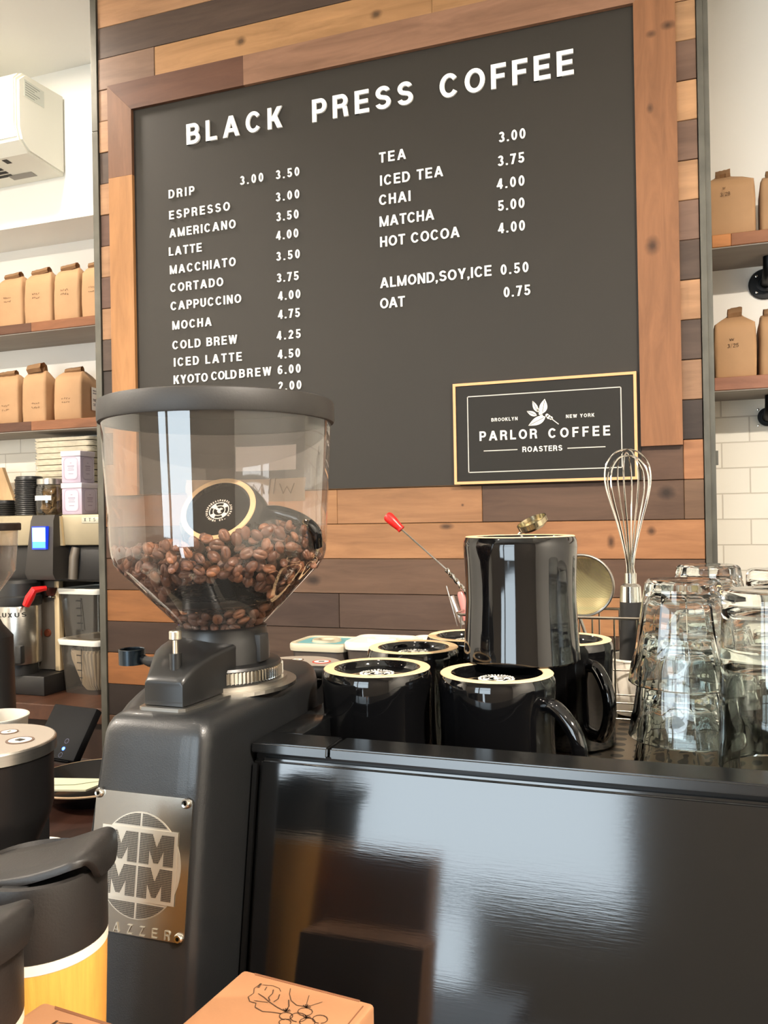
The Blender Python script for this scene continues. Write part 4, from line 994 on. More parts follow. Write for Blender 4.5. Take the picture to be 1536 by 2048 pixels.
# ------------------------------------------------------------------ drinking glasses
def facet(n):
    def f(r_, z, a):
        k = PI/n; d = (a % (2*k))-k
        return r_*(math.cos(k)/math.cos(d)*.35+.65*(1-.02*(1-math.cos(d*n))))
    return f
def tumbler_mesh(h, rr, rbase, n=9, wall=.0032, base=.013):
    """upside down: rim at z = 0, thick base on top; facets on the lower two thirds"""
    bm = bmesh.new(); k = PI/n
    def f(r_, z, a):
        m_ = min(1, max(0, (z-h*.18)/(h*.12))) ; d = (a % (2*k))-k
        poly = math.cos(k)/math.cos(d)
        return r_*(1-m_*.9*(1-poly)*1.6)
    out = [(rr-.0012,0),(rr,.0012)]+[(rr+(rbase-rr)*t, h*t) for t in (.1,.18,.24,.3,.45,.6,.75,.9,.96)]+[(rbase*.97,h*.985),(rbase*.9,h),(rbase*.55,h*.995),(0,h*.985)]
    inn = [(0,h-base),(rbase*.62,h-base),(rbase-wall-.002,h-base-.003)]+[(rr+(rbase-rr)*t-wall, h*t) for t in (.75,.55,.35,.15,.03)]+[(rr-.0022,.0)]
    lathe(bm, inn+out, 72, fr=lambda r_, z, a: f(r_, z, a))
    return bm
def glass_stack(px, py_rim, n, step, h, rr, rbase, labels, y_base=None, grp='', facets=9, zrim=None):
    c = atz(px, py_rim, zrim)
    for i in range(n):
        r = thing('drinking_glass', labels[i], 'glass', (c.x+random.uniform(-.0008,.0008), c.y+random.uniform(-.0008,.0008), TZ+.0004+i*step), (0,0,random.random()*3), grp)
        link('glass_body', tumbler_mesh(h, rr, rbase, facets), glass, r, ang=28)
GG = 'glasses stacked upside down on the espresso machine'
FL = ['faceted glass tumbler at the bottom of the front left stack', 'faceted glass tumbler in the middle of the front left stack', 'faceted glass tumbler topmost of the front left stack']
glass_stack(1370, 1475, 3, .0495, .0940, .0490, .0340, FL, grp=GG, facets=10, zrim=TZ+.0495)
glass_stack(1416, 1130, 3, .0495, .0940, .0490, .0340, [x.replace('front left stack', 'stack behind the front left stack') for x in FL], grp=GG, facets=10, zrim=TZ+.099+.094)
def pint_mesh(h, rr, rbase):
    bm = bmesh.new(); w_ = .0028
    out = [(rr-.0012,0),(rr,.0012)]+[(rr+(rbase-rr)*t, h*t) for t in (.1,.3,.5,.7,.85,.94)]+[(rbase*.99,h*.975),(rbase*.95,h*.992),(rbase*.85,h),(rbase*.5,h*.994),(0,h*.985)]
    inn = [(0,h-.014),(rbase*.6,h-.0145),(rbase-w_-.003,h-.019)]+[(rr+(rbase-rr)*t-w_, h*t) for t in (.8,.6,.4,.2,.03)]+[(rr-.0022,0)]
    lathe(bm, inn+out, 64); return bm
def pints(px, py, z, n, step, h, rr, rb, labels):
    c = atz(px, py, z)
    for i in range(n):
        r = thing('drinking_glass', labels[i], 'glass', (c.x, c.y, TZ+.0004+i*step), (0,0,0), GG); link('glass_body', pint_mesh(h, rr, rb), glass, r, ang=28)
pints(1547, 1180, TZ+.1905, 2, .0455, .145, .0445, .0390, ['smooth straight-sided glass at the bottom of the front right stack', 'smooth straight-sided glass on top of the front right stack'])
pints(1561, 1138, TZ+.181, 2, .0360, .145, .0445, .0390, ['smooth straight-sided glass at the bottom of the rear right stack', 'smooth straight-sided glass on top of the rear right stack'])

# ------------------------------------------------------------------ wire basket of tools
wire_m = mat('basket_wire', (170,162,150), .22, 1.0)
bzt = CAMZ-.132; bf = atz(1240, 1237, bzt); YBF = bf.y; YBB = YBF+.100; BX0 = atz(903, 1232, bzt).x+.0; BX1 = atz(1304, 1238, bzt).x
r = thing('wire_basket', 'chrome wire basket of bar tools behind the mugs', 'wire basket', ((BX0+BX1)/2, YBF, TZ))
def loop(z, ins=0, rad=.0018, name='basket_rim'):
    pts = [(x+(BX0+BX1)/2, y+(YBF+YBB)/2, z) for x, y in rrect(BX1-BX0-2*ins, YBB-YBF-2*ins, .018, 6)]
    bm = bmesh.new(); tube(bm, pts, rad, 8, closed=True); link(name, bm, wire_m, r, world=True)
loop(bzt, 0, .0019)
for z in (TZ+.062, TZ+.032, TZ+.022, TZ+.012, TZ+.0025): loop(z, .003, .0011, 'level_wire')
for i in range(9):
    x = BX0+.018+(BX1-BX0-.036)*i/8
    bm = bmesh.new(); tube(bm, [(x, YBF+.0, bzt), (x, YBF+.003, TZ+.004), (x, YBF+.006, TZ+.0018), (x, YBB-.006, TZ+.0018), (x, YBB-.003, TZ+.004), (x, YBB, bzt)], .0011, 6); link('upright_wire', bm, wire_m, r, world=True)
for i in range(2):
    y = YBF+.03+.03*i
    bm = bmesh.new(); tube(bm, [(BX0, y, bzt), (BX0+.003, y, TZ+.0012), (BX1-.003, y, TZ+.0012), (BX1, y, bzt)], .0011, 6); link('upright_wire', bm, wire_m, r, world=True)

# paper cup in the basket, holding the whisk
WD = YBF+.042
cc = at(1262, 1312, WD); ch_ = cc.z-(TZ+.003)
r = thing('paper_cup', 'white paper cup printed with a stacked name, holding the whisk in the basket', 'paper cup', (cc.x+.006, WD, TZ+.003))
bm = bmesh.new(); lathe(bm, [(0,.002),(.026,.002),(.0265,0),(.037,ch_-.003),(.0385,ch_-.002),(.0385,ch_),(.0355,ch_),(.0262,.004),(0,.004)], 40); link('cup_body', bm, mat('paper_cup_white', (226,218,204), .6), r)
bm = bmesh.new()
for i, s in enumerate(('BLACK', 'PRESS', 'COFFEE')):
    for j, chh in enumerate(s):
        z = ch_-.030-i*.0135; rad = .0262+(.037-.0262)*z/ch_+.0007; an = -PI/2+.10+j*.26; nm = Vector((math.cos(an), math.sin(an), 0)); tx = Vector((-math.sin(an), math.cos(an), 0))
        text(bm, chh, nm*rad+Vector((0,0,z)), tx, (0,0,1), nm, .0075, .0088, .0003, .02)
link('cup_print', bm, black_ink, r, smooth=False)

# whisk
wx = cc.x+.001; zh0 = TZ+.010; zh1 = at(1262, 1203, WD).z; zf = at(1262, 1146, WD).z; ztop = at(1253, 893, WD).z
r = thing('whisk', 'steel balloon whisk with a black handle standing in the basket', 'whisk', (wx, WD, TZ+.008))
hr = .0138
bm = bmesh.new(); lathe(bm, [(0,zh0),(hr*.95,zh0),(hr*1.15,zh0+.006),(hr*1.2,zh0+.03),(hr,zh1-.035),(hr*.98,zh1)], 28, c=(wx,WD,0)); link('handle', bm, rubber, r, world=True)
bm = bmesh.new(); zc_ = zh1+(zf-zh1)*.62; lathe(bm, [(hr*.98,zh1),(hr*.9,zc_-.003),(hr*.72,zc_),(hr*.54,zc_+.001),(hr*.54,zf),(0,zf)], 28, c=(wx,WD,0)); link('ferrule', bm, chrome, r, world=True)
WR = .0280
lean = at(1253, 893, WD).x-wx
for k in range(5):
    an = PI*k/5+.2; bm = bmesh.new(); pts = []
    hh = (ztop-zf)*(1-.025*((k*2) % 3)); base = zf-.004
    for side in (1, -1):
        prof = [(.0035+.0008*k, 0), (.0042, .10), (.0085, .25), (.0163, .45), (.0240, .62), (WR, .76), (.0260, .88), (.0168, .965), (.0062, .998)]
        seq = prof if side > 0 else list(reversed(prof))
        for rr_, t_ in seq: pts.append((wx+side*rr_*math.cos(an)+lean*t_*t_, WD+side*rr_*math.sin(an), base+t_*hh))
    P = catmull(pts, 4, False); tube(bm, P, .00105, 6); link('wire_loop', bm, chrome, r, world=True)

# strainer
sy = YBF+.060; sc = at(1163, 1171, sy); sr = (at(1229, 1171, sy).x-sc.x)
r = thing('strainer', 'round fine mesh strainer standing in the basket behind the big mug', 'strainer', (sc.x, sy, TZ+.02))
mm = Matrix.Translation(sc) @ Matrix.Rotation(.10, 4, 'X') @ Matrix.Rotation(PI/2, 4, 'X')
bm = bmesh.new(); tube(bm, [mm @ Vector((sr*.965*math.cos(2*PI*i/48), sr*.965*math.sin(2*PI*i/48), 0)) for i in range(48)], .0019, 8, closed=True); link('hoop', bm, steel, r, world=True)
def meshm():
    m = bpy.data.materials.new('fine_wire_mesh'); m.use_nodes = True; n = m.node_tree; L = n.links.new; n.nodes.clear()
    o = n.nodes.new('ShaderNodeOutputMaterial'); mx = n.nodes.new('ShaderNodeMixShader'); t = n.nodes.new('ShaderNodeBsdfTransparent'); p = n.nodes.new('ShaderNodeBsdfPrincipled')
    p.inputs['Base Color'].default_value = (*lin((142,136,96)), 1); p.inputs['Metallic'].default_value = .35; p.inputs['Roughness'].default_value = .45
    tc = n.nodes.new('ShaderNodeTexCoord'); wv = n.nodes.new('ShaderNodeTexWave'); wv.inputs['Scale'].default_value = 170; wv.bands_direction = 'DIAGONAL'; wv.inputs['Distortion'].default_value = 1.5; L(tc.outputs['Object'], wv.inputs[0])
    mr = n.nodes.new('ShaderNodeMapRange'); mr.inputs[3].default_value = .62; mr.inputs[4].default_value = .88; L(wv.outputs['Fac'], mr.inputs[0])
    L(mr.outputs[0], mx.inputs[0]); L(t.outputs[0], mx.inputs[1]); L(p.outputs[0], mx.inputs[2]); L(mx.outputs[0], o.inputs[0]); return m
bm = bmesh.new(); lathe(bm, [(0,-.016),(sr*.3,-.0152),(sr*.6,-.0112),(sr*.85,-.005),(sr*.96,0)], 48, m=mm); link('mesh_bowl', bm, meshm(), r, world=True)
bm = bmesh.new(); tube(bm, [mm @ Vector((-.004, -sr*.97, 0)), mm @ Vector((.006, -sr-.03, .002)), mm @ Vector((.02, -sr-.058, .002))], .0022, 8)
link('strainer_handle', bm, steel, r, world=True)

# bar spoon with a red tip
by = YBF+.05
r = thing('bar_spoon', 'twisted steel bar spoon with a red tip leaning out of the basket', 'bar spoon', tuple(at(940, 1230, by)))
A0, A1, A2, A3, A4 = at(774, 1031, by), at(803, 1059, by), at(893, 1139, by), at(934, 1174, by), at(985, 1245, by)
d_ = (A1-A0).normalized(); bm = bmesh.new(); q_ = d_.to_track_quat('Z', 'Y').to_matrix().to_4x4(); L_ = (A1-A0).length
lathe(bm, [(0,-.001),(.0055,-.0005),(.0074,.003),(.0069,L_*.45),(.0050,L_*.92),(.0055,L_*.94),(.0055,L_),(0,L_)], 20, m=Matrix.Translation(A0) @ q_); link('red_tip', bm, mat('red_rubber_tip', (215,28,24), .35), r, world=True)
bm = bmesh.new(); tube(bm, [A1-d_*.004, A2], .0013, 8); link('rod', bm, mat('polished_steel_rod', (225,220,210), .18, 1.0), r, world=True)
bm = bmesh.new(); pts = []; ax_ = (A4-A2); e1 = ax_.normalized().orthogonal(); e2 = ax_.normalized().cross(e1)
for s_ in (0, PI):
    tube(bm, [A2+ax_*(i/40)+.0016*(math.cos(i*.75+s_)*e1+math.sin(i*.75+s_)*e2) for i in range(41)], .0017, 6)
link('twisted_stem', bm, chrome, r, world=True)
# small clear droppers and a scoop
drop_m = thin('dropper_plastic', (228,222,214), .1, .1, .6, 3, haze=.25)
for i, (p0, p1, rad, lb) in enumerate((((893, 1172), (915, 1252), .0010, 'thin clear plastic pick leaning on the left end of the basket'), ((903, 1192), (926, 1250), .0040, 'clear plastic dropper in the left end of the basket'))):
    a, c = at(*p0, by+.014-i*.006), at(*p1, by+.012-i*.006); bm = bmesh.new(); tube(bm, [a, a+(c-a)*.5, c], [rad*.9, rad, rad*.7], 10)
    o = link('plastic_dropper', bm, drop_m); setprops(o, lb, 'dropper')
a, c = at(921, 1183, by+.002), at(934, 1240, by+.002); r = thing('pink_vial', 'small pinkish plastic vial beside the bar spoon', 'vial', tuple(c))
bm = bmesh.new(); tube(bm, [a, a+(c-a)*.1, c], [.0035, .0052, .0052], 12); link('vial_body', bm, mat('pink_plastic', (222,150,145), .3, trans=.4), r, world=True)
syy = YBF+.055; q = at(1067, 1050, syy); r = thing('metal_scoop', 'small tilted round steel scoop rising behind the big mug', 'scoop', (q.x, q.y, TZ+.03))
mm = Matrix.Translation(q) @ Matrix.Rotation(-.38, 4, 'Y') @ Matrix.Rotation(.30, 4, 'X')
bm = bmesh.new(); lathe(bm, [(.0,-.004),(.0155,-.004),(.0205,.000),(.0208,.0068),(.0195,.0070),(.0185,.001),(0,-.001)], 36, m=mm); link('scoop_bowl', bm, mat('brass_steel', (190,178,148), .2, 1.0), r, world=True)
bm = bmesh.new(); tube(bm, [mm @ Vector((-.014,0,0)), mm @ Vector((-.03,0,-.008)), Vector((q.x-.035, q.y, q.z-.09))], .0022, 8); link('scoop_handle', bm, steel, r, world=True)

# ------------------------------------------------------------------ lidded ingredient pots behind the grinder, on a black fridge
FZ = CAMZ-.262; fy0 = 1.19
a, c = at(560, 1315, fy0+.02), at(900, 1315, fy0+.02)
r = thing('countertop_fridge', 'low black countertop fridge under the lidded pots behind the grinder', 'fridge', ((a.x+c.x)/2, fy0+.15, BZ))
link('fridge_body', B(a.x, c.x+.04, fy0, fy0+.34, BZ+.001, FZ-.008, bev=.006), black_plastic, r, world=True)
link('fridge_top', B(a.x-.003, c.x+.043, fy0-.003, fy0+.343, FZ-.008, FZ, bev=.002), black_plastic, r, world=True)
def pot(label, l, rr, pt, pb, lidc, inset=None, y=1.25):
    a, c = at(l, pb, y), at(rr, pb, y); wd = c.x-a.x; zt_ = at((l+rr)/2, pb-14, y).z; cx = (a.x+c.x)/2
    r = thing('ingredient_pot', label, 'lidded pot', (cx, y+wd*.45, FZ+.0005), group='lidded pots on the countertop fridge')
    h = zt_-FZ
    bm = bmesh.new(); loft(bm, [[Vector((x, yy, z)) for x, yy in rrect(wd*k, wd*.92*k, .014, 4)] for z, k in ((0,.86),(max(.012, h-.010),.93))]); link('pot_body', bm, mat('pot_clear_dark', (70,62,56), .25), r)
    z0_ = max(.012, h-.010)
    bm = bmesh.new(); loft(bm, [[Vector((x, yy, z)) for x, yy in rrect(wd*k, wd*.92*k, .016, 4)] for z, k in ((z0_,.985),(z0_+.004,1),(z0_+.010,1),(z0_+.0125,.97),(z0_+.0125,.86),(z0_+.0105,.84))]); lo_ = link('lid', bm, lidc, r)
    bm = bmesh.new()
    if inset: loft(bm, [[Vector((x, yy, z0_+.0107)) for x, yy in rrect(wd*k, wd*.92*k, .012, 4)] for k in (.83, .45)], False, False); link('lid_panel', bm, inset, lo_); bm = bmesh.new()
    lathe(bm, [(wd*.24,z0_+.0106),(wd*.23,z0_+.0145),(wd*.13,z0_+.0142),(wd*.10,z0_+.0112),(0,z0_+.0112)], 28); link('finger_well', bm, lidc, lo_)
pot('greenish lidded pot with a teal lid panel behind the grinder hopper base', 574, 690, 1275, 1306, mat('pot_lid_beige', (176,166,142), .5), mat('teal_panel', (92,150,156), .45))
pot('white lidded pot between the teal-lidded pot and the cups', 684, 806, 1268, 1304, mat('pot_lid_white', (226,212,200), .45), None, 1.245)
pot('white lidded pot half hidden behind the black cups', 812, 900, 1270, 1300, mat('pot_lid_white', (226,212,200), .45), None, 1.29)

# ================================================================== the big coffee grinder
GX = -.376                            # its centre line
gz = lambda z: CAMZ+z
HX, HY = atd(441, 1090, .752).x, atd(441, 1090, .752).y      # hopper axis
GB = .15                              # lean of the front face
gb_m = mat('grinder_black_paint', (24,25,26), .38, bump=.10, bscale=1100, coat=.08)
gblk = mat('grinder_black_plastic', (20,20,20), .36)
root = thing('coffee_grinder', 'big black coffee grinder with a clear hopper full of beans, front and centre left', 'coffee grinder', (GX, HY, BZ))
def gout(z, ins=0.0):
    """plan outline at height z (relative to the eye): a narrow flat front that swells to a round back"""
    dz = -.157-z; yf = .535-GB*dz+ins; yb = .80-ins; rc = .014
    wr = .0466-ins; wl = .0475+.085*dz-ins; mr = .0466-ins; ml = .090+.03*dz-ins
    R = [(wr-rc,yf),(wr-.003,yf+.004),(wr+.0005,yf+rc+.004),(wr+.0005,yf+.06),(mr,HY-.01),(mr,HY+.04),(mr*.80,yb-.045),(mr*.42-.004,yb-.008)]
    Lf = [(-ml*.42-.004,yb-.008),(-ml*.84,yb-.045),(-ml,HY+.04),(-ml*.985,HY-.01),(-wl-(ml-wl)*.45,yf+.055),(-wl-.001,yf+rc+.004),(-wl+.003,yf+.004),(-wl+rc,yf)]
    P = R+[(-.012,yb)]+Lf+[(0,yf-.0005)]
    return [Vector((GX+p.x, p.y, gz(z))) for p in catmull([(x, y, 0) for x, y in P], 6)]
bm = bmesh.new()
secs = [gout(z) for z in (-.575,-.54,-.48,-.42,-.36,-.30,-.25,-.21,-.180,-.166)]
for z, i in ((-.160,.001),(-.155,.0032),(-.152,.0068),(-.1507,.0115),(-.1500,.022)): secs.append(gout(z, i))
loft(bm, secs); link('grinder_body', bm, gb_m, root, world=True, ang=60)
bm = bmesh.new(); loft(bm, [gout(-.579), gout(-.5755)]); link('base_foot', bm, rubber, root, world=True)
TOPZ = gz(-.1500)

# front plate with the punched roundel
pl = lambda x, y: slope(x, y, .535, gz(-.157), GB)
en = Vector((0, -1, GB)).normalized()
ez = Vector((0, GB, 1)).normalized(); ex = Vector((1,0,0))
tl, tr, br = pl(197, 1572), pl(388, 1598), pl(377, 1889)
pw, ph = tr.x-tl.x, (tl-br).dot(ez)+0; po = Vector((tl.x+pw/2, 0, 0)); cmid = pl((197+377)/2-2, 1730)
cen = Vector((tl.x+pw/2, cmid.y, cmid.z))
def toplate(x, y): v = pl(x, y)-cen; return v.dot(ex), v.dot(ez)
u0, v0 = toplate(388, 1598); u1, v1 = toplate(377, 1889)
ptop, pbot = v0, v1
plate_m = mat('grinder_plate_steel', (178,172,162), .24, 1.0)
bm = bmesh.new(); prism(bm, [(x, z+(ptop+pbot)/2) for x, z in rrect(pw, ptop-pbot, .004, 5)], cen, ex, ez, en, .0016)
plate = link('front_plate', bm, plate_m, root, world=True, smooth=False); ROOTM[plate.name] = ROOTM[root.name]
def perf():
    m = bpy.data.materials.new('punched_grille'); m.use_nodes = True; n = m.node_tree; L = n.links.new; p = n.nodes['Principled BSDF']
    tc = n.nodes.new('ShaderNodeTexCoord'); sc_ = n.nodes.new('ShaderNodeVectorMath'); sc_.operation = 'MULTIPLY'; sc_.inputs[1].default_value = (820, 0, 820); L(tc.outputs['Object'], sc_.inputs[0])
    fr = n.nodes.new('ShaderNodeVectorMath'); fr.operation = 'FRACTION'; L(sc_.outputs[0], fr.inputs[0]); sb = n.nodes.new('ShaderNodeVectorMath'); sb.operation = 'SUBTRACT'; sb.inputs[1].default_value = (.5,0,.5); L(fr.outputs[0], sb.inputs[0])
    ab = n.nodes.new('ShaderNodeVectorMath'); ab.operation = 'ABSOLUTE'; L(sb.outputs[0], ab.inputs[0]); sx = n.nodes.new('ShaderNodeSeparateXYZ'); L(ab.outputs[0], sx.inputs[0])
    mxm = n.nodes.new('ShaderNodeMath'); mxm.operation = 'MAXIMUM'; L(sx.outputs[0], mxm.inputs[0]); L(sx.outputs[2], mxm.inputs[1])
    lt = n.nodes.new('ShaderNodeMath'); lt.operation = 'LESS_THAN'; lt.inputs[1].default_value = .38; L(mxm.outputs[0], lt.inputs[0])
    mx = n.nodes.new('ShaderNodeMix'); mx.data_type = 'RGBA'; L(lt.outputs[0], mx.inputs[0]); mx.inputs[6].default_value = (*lin((168,158,144)), 1); mx.inputs[7].default_value = (.006,.005,.005,1)
    L(mx.outputs[2], p.inputs['Base Color']); p.inputs['Roughness'].default_value = .4
    iv = n.nodes.new('ShaderNodeMath'); iv.operation = 'SUBTRACT'; iv.inputs[0].default_value = 1; L(lt.outputs[0], iv.inputs[1]); L(iv.outputs[0], p.inputs['Metallic']); return m
perf_m = perf()
cu, cv = toplate(280, 1729); ru = (toplate(361, 1740)[0]-toplate(201, 1718)[0])/2; rv = ru*1.0
rv = (toplate(281, 1623)[1]-toplate(277, 1834)[1])/2
sq = [toplate(*p) for p in ((207,1643),(360,1667),(351,1812),(203,1788))]
sl, sr_, st_, sb_ = (sq[0][0]+sq[3][0])/2, (sq[1][0]+sq[2][0])/2, (sq[0][1]+sq[1][1])/2, (sq[2][1]+sq[3][1])/2
pale = mat('grille_pale_steel', (196,188,174), .42, .9)
bm = bmesh.new()
prism(bm, [(cu+(ru+.0009)*math.cos(2*PI*i/64), cv+(rv+.0009)*math.sin(2*PI*i/64)) for i in range(64)], cen+en*.0016, ex, ez, en, .0004)
link('roundel', bm, pale, plate, world=True, smooth=False)
bm = bmesh.new()
bar = .0021
for sgn in (1, -1):
    for side in (1, -1):
        bm = bmesh.new(); pts = []
        # part of the disc above (or below) the square, split by a bar
        z_ = (st_ if sgn > 0 else sb_)+sgn*.0016
        a0 = math.asin(max(-1, min(1, (z_-cv)/rv*sgn)))
        for i in range(13):
            a = a0+(PI/2-a0)*i/12; x = ru*math.cos(a); 
            if x < bar/2*1.0: x = bar/2
            pts.append((cu+side*x, cv+sgn*rv*math.sin(a)))
        pts.append((cu+side*bar/2, z_))
        prism(bm, pts if side*sgn > 0 else list(reversed(pts)), cen+en*.0020, ex, ez, en, .0003)
        link('roundel_grille', bm, perf_m, plate, world=True, smooth=False)
bm = bmesh.new(); prism(bm, [(sl, sb_), (sr_, sb_), (sr_, st_), (sl, st_)], cen+en*.0020, ex, ez, en, .0005); link('square_panel', bm, pale, plate, world=True, smooth=False)
mgn = .0028; mw = (sr_-sl-2*mgn-bar)/2; mh = (st_-sb_-2*mgn-bar)/2
Mshape = [(0,0),(0,1),(.36,1),(.50,.56),(.64,1),(1,1),(1,0),(.72,0),(.72,.50),(.56,.06),(.44,.06),(.28,.50),(.28,0)]
for ix in range(2):
    for iz in range(2):
        bm = bmesh.new(); ox, oz = sl+mgn+ix*(mw+bar), sb_+mgn+iz*(mh+bar)
        prism(bm, [(ox+x*mw, oz+z*mh) for x, z in reversed(Mshape)], cen+en*.0025, ex, ez, en, .0003)
        link('letter_grille', bm, perf_m, plate, world=True, smooth=False)
a_, c_ = toplate(212, 1862), toplate(343, 1880); bm = bmesh.new(); hh = toplate(330, 1857)[1]-toplate(330, 1876)[1]
text(bm, 'MAZZER', cen+ex*(c_[0]-(c_[0]-a_[0])*1.08)+ez*c_[1]+en*.0016, ex, ez, en, (c_[0]-a_[0])*1.08, hh, .0009, .005)
link('embossed_lettering', bm, mat('embossed_steel', (196,190,176), .35, .9), plate, world=True, smooth=False)
for (x, y) in ((203,1584),(376,1606),(361,1875),(193,1853)):
    q = pl(x, y); mm = Matrix.Translation(q+en*.0016) @ en.to_track_quat('Z', 'Y').to_matrix().to_4x4()
    bm = bmesh.new(); lathe(bm, [(.0014,.0016),(.0014,.0028),(.0026,.0029),(.0036,.0017),(.0038,0),(0,0)], 20, m=mm); sc_o = link('screw', bm, chrome, plate, world=True)

# steel seat plate, gear ring, dosing cover
def seat(off): 
    c0 = [(GX-.0305, .556),(GX-.0295,.5515),(GX-.025,.549),(GX+.020,.549),(GX+.0265,.552)]
    return c0
sp = []
R0 = .0665
for i in range(36):
    a = -PI*.30+2*PI*(1-.155)*i/35
    sp.append((HX+R0*math.cos(a), HY+R0*math.sin(a)))
fl, fr_ = pl(288, 1405), pl(374, 1412)
fx0, fx1 = -.4015, -.3600
plan = sp+[(fx0, .558), (fx0+.001, .5525), (fx0+.004, .5505), (fx1-.004, .5505), (fx1+.001, .5530)]
bm = bmesh.new(); prism(bm, plan, (0,0,TOPZ-.001), (1,0,0), (0,1,0), (0,0,1), .0032); link('steel_seat', bm, steel, root, world=True, smooth=False)
def gear(r_, z, a): return r_
bm = bmesh.new(); lathe(bm, [(.050,.002),(.058,.002),(.058,.006),(.050,.006)], 64, c=(HX,HY,TOPZ)); link('steel_collar', bm, steel, root, world=True)
N = 96; bm = bmesh.new(); prof = []
ring = []
for i in range(N*4):
    a = 2*PI*i/(N*4); ph = i % 4; r1 = .0545 if ph in (0, 1) else .0520
    ring.append((r1*math.cos(a), r1*math.sin(a)))
prism(bm, ring, (HX,HY,TOPZ+.0075), (1,0,0), (0,1,0), (0,0,1), .0095); link('toothed_ring', bm, chrome, root, world=True, smooth=False)
bm = bmesh.new(); lathe(bm, [(0,.006),(.0515,.006),(.0515,.0178),(.053,.0178),(.052,.0200),(.044,.0205),(.040,.023),(.040,.030)], 56, c=(HX,HY,TOPZ)); link('burr_carrier', bm, gblk, root, world=True)
bm = bmesh.new(); q = Vector((HX-.005, HY, TOPZ+.0125)); an = -PI*.52
mm = Matrix.Translation((HX+.0546*math.cos(an), HY+.0546*math.sin(an), TOPZ+.0122)) @ Matrix.Rotation(an+PI/2, 4, 'Z') @ Matrix.Rotation(PI/2, 4, 'X')
lathe(bm, [(0,.0002),(.0022,.0004),(.0026,.0016),(.0042,.0016),(.0044,0),(0,0)], 20, m=mm); link('ring_bolt', bm, steel, root, world=True)
# cover: a spout block at the front that sweeps up into a round throat under the hopper
bm = bmesh.new(); secs = []
GO = lambda z: z+.0062*min(1, max(0, (-.100-z)/.050))
zb0 = -.1535
prof_ = [(.5560,-.3975,-.3640,-.1345,-.1340,.002),(.5562,-.3980,-.3635,-.1318,-.1312,.003),(.5600,-.3990,-.3625,-.1285,-.1275,.004),(.5690,-.4030,-.3612,-.1225,-.1205,.006),(.5820,-.4105,-.3605,-.1180,-.1140,.009),
         (.5955,-.4175,-.3600,-.1150,-.1090,.011),(.6120,-.4235,-.3595,-.1130,-.1062,.012),(.6275,-.4270,-.3590,-.1118,-.1045,.012),(.6500,-.4290,-.3560,-.1105,-.1030,.012),(.6800,-.4290,-.3540,-.1100,-.1030,.012),(.6900,-.4200,-.3600,-.1120,-.1050,.012)]
for y, xl, xr_, ze, zc__, r_ in prof_:
    pts = [(xl, zb0), (xl, zc__-r_*1.2), (xl+r_*.25, zc__-r_*.45), (xl+r_*.9, zc__-r_*.08), (xl+(xr_-xl)*.35, zc__), (xl+(xr_-xl)*.60, zc__-(zc__-ze)*.25), (xl+(xr_-xl)*.82, zc__-(zc__-ze)*.68), (xr_-.0022, ze+.0004), (xr_-.0004, ze-.0016), (xr_, ze-.004), (xr_, zb0)]
    secs.append([Vector((x, y, gz(GO(z)))) for x, z in pts])
loft(bm, secs); link('dosing_cover', bm, gblk, root, world=True, ang=50)
bm = bmesh.new(); box(bm, -.3970, -.3645, .5556, .5562, gz(-.1445), gz(-.1441)); link('cover_seam', bm, rubber, root, world=True, smooth=False)
bm = bmesh.new(); lathe(bm, [(.0425,-.1475),(.0425,-.115),(.0410,-.108),(.0400,-.1005),(.0405,-.0985),(.0385,-.0975),(.036,-.0975)], 56, c=(HX,HY,CAMZ)); link('throat', bm, gblk, root, world=True)
bm = bmesh.new(); box(bm, HX+.036, HX+.0445, HY-.011, HY+.005, gz(-.128), gz(-.104), bev=.001); link('throat_latch', bm, rubber, root, world=True)
# thumb screw
q = atd(351, 1300, .662); kz = q.z-.0045
bm = bmesh.new(); lathe(bm, [(0,-.012),(.0048,-.012),(.0048,.006),(0,.006)], 24, c=(q.x,q.y,kz-.004)); link('screw_socket', bm, gblk, root, world=True)
bm = bmesh.new(); lathe(bm, [(0,0),(.0021,0),(.0021,.0115),(.0045,.0118),(.0050,.0125),(.0050,.0182),(.0044,.0190),(0,.0190)], 28, c=(q.x,q.y,kz+.001)); link('thumb_screw', bm, mat('satin_nickel', (206,198,182), .32, 1.0), root, world=True)
# small clear-rimmed dark ring at the left of the cover (dosing funnel on its fork)
q = atd(264, 1312, .79); bm = bmesh.new(); lathe(bm, [(.0115,-.0075),(.0122,-.0075),(.0125,.0065),(.0116,.0070),(.0112,.006)], 32, c=(q.x,q.y,q.z)); link('funnel_ring', bm, mat('gunmetal_ring', (48,56,62), .25, .7), root, world=True)
bm = bmesh.new(); q2 = Vector((HX-.040, HY+.01, q.z-.004)); tube(bm, [q+Vector((.011,.0,-.002)), q+Vector((.022,-.004,-.004)), q2], [.0040,.0048,.0060], 10); link('funnel_arm', bm, gblk, root, world=True)

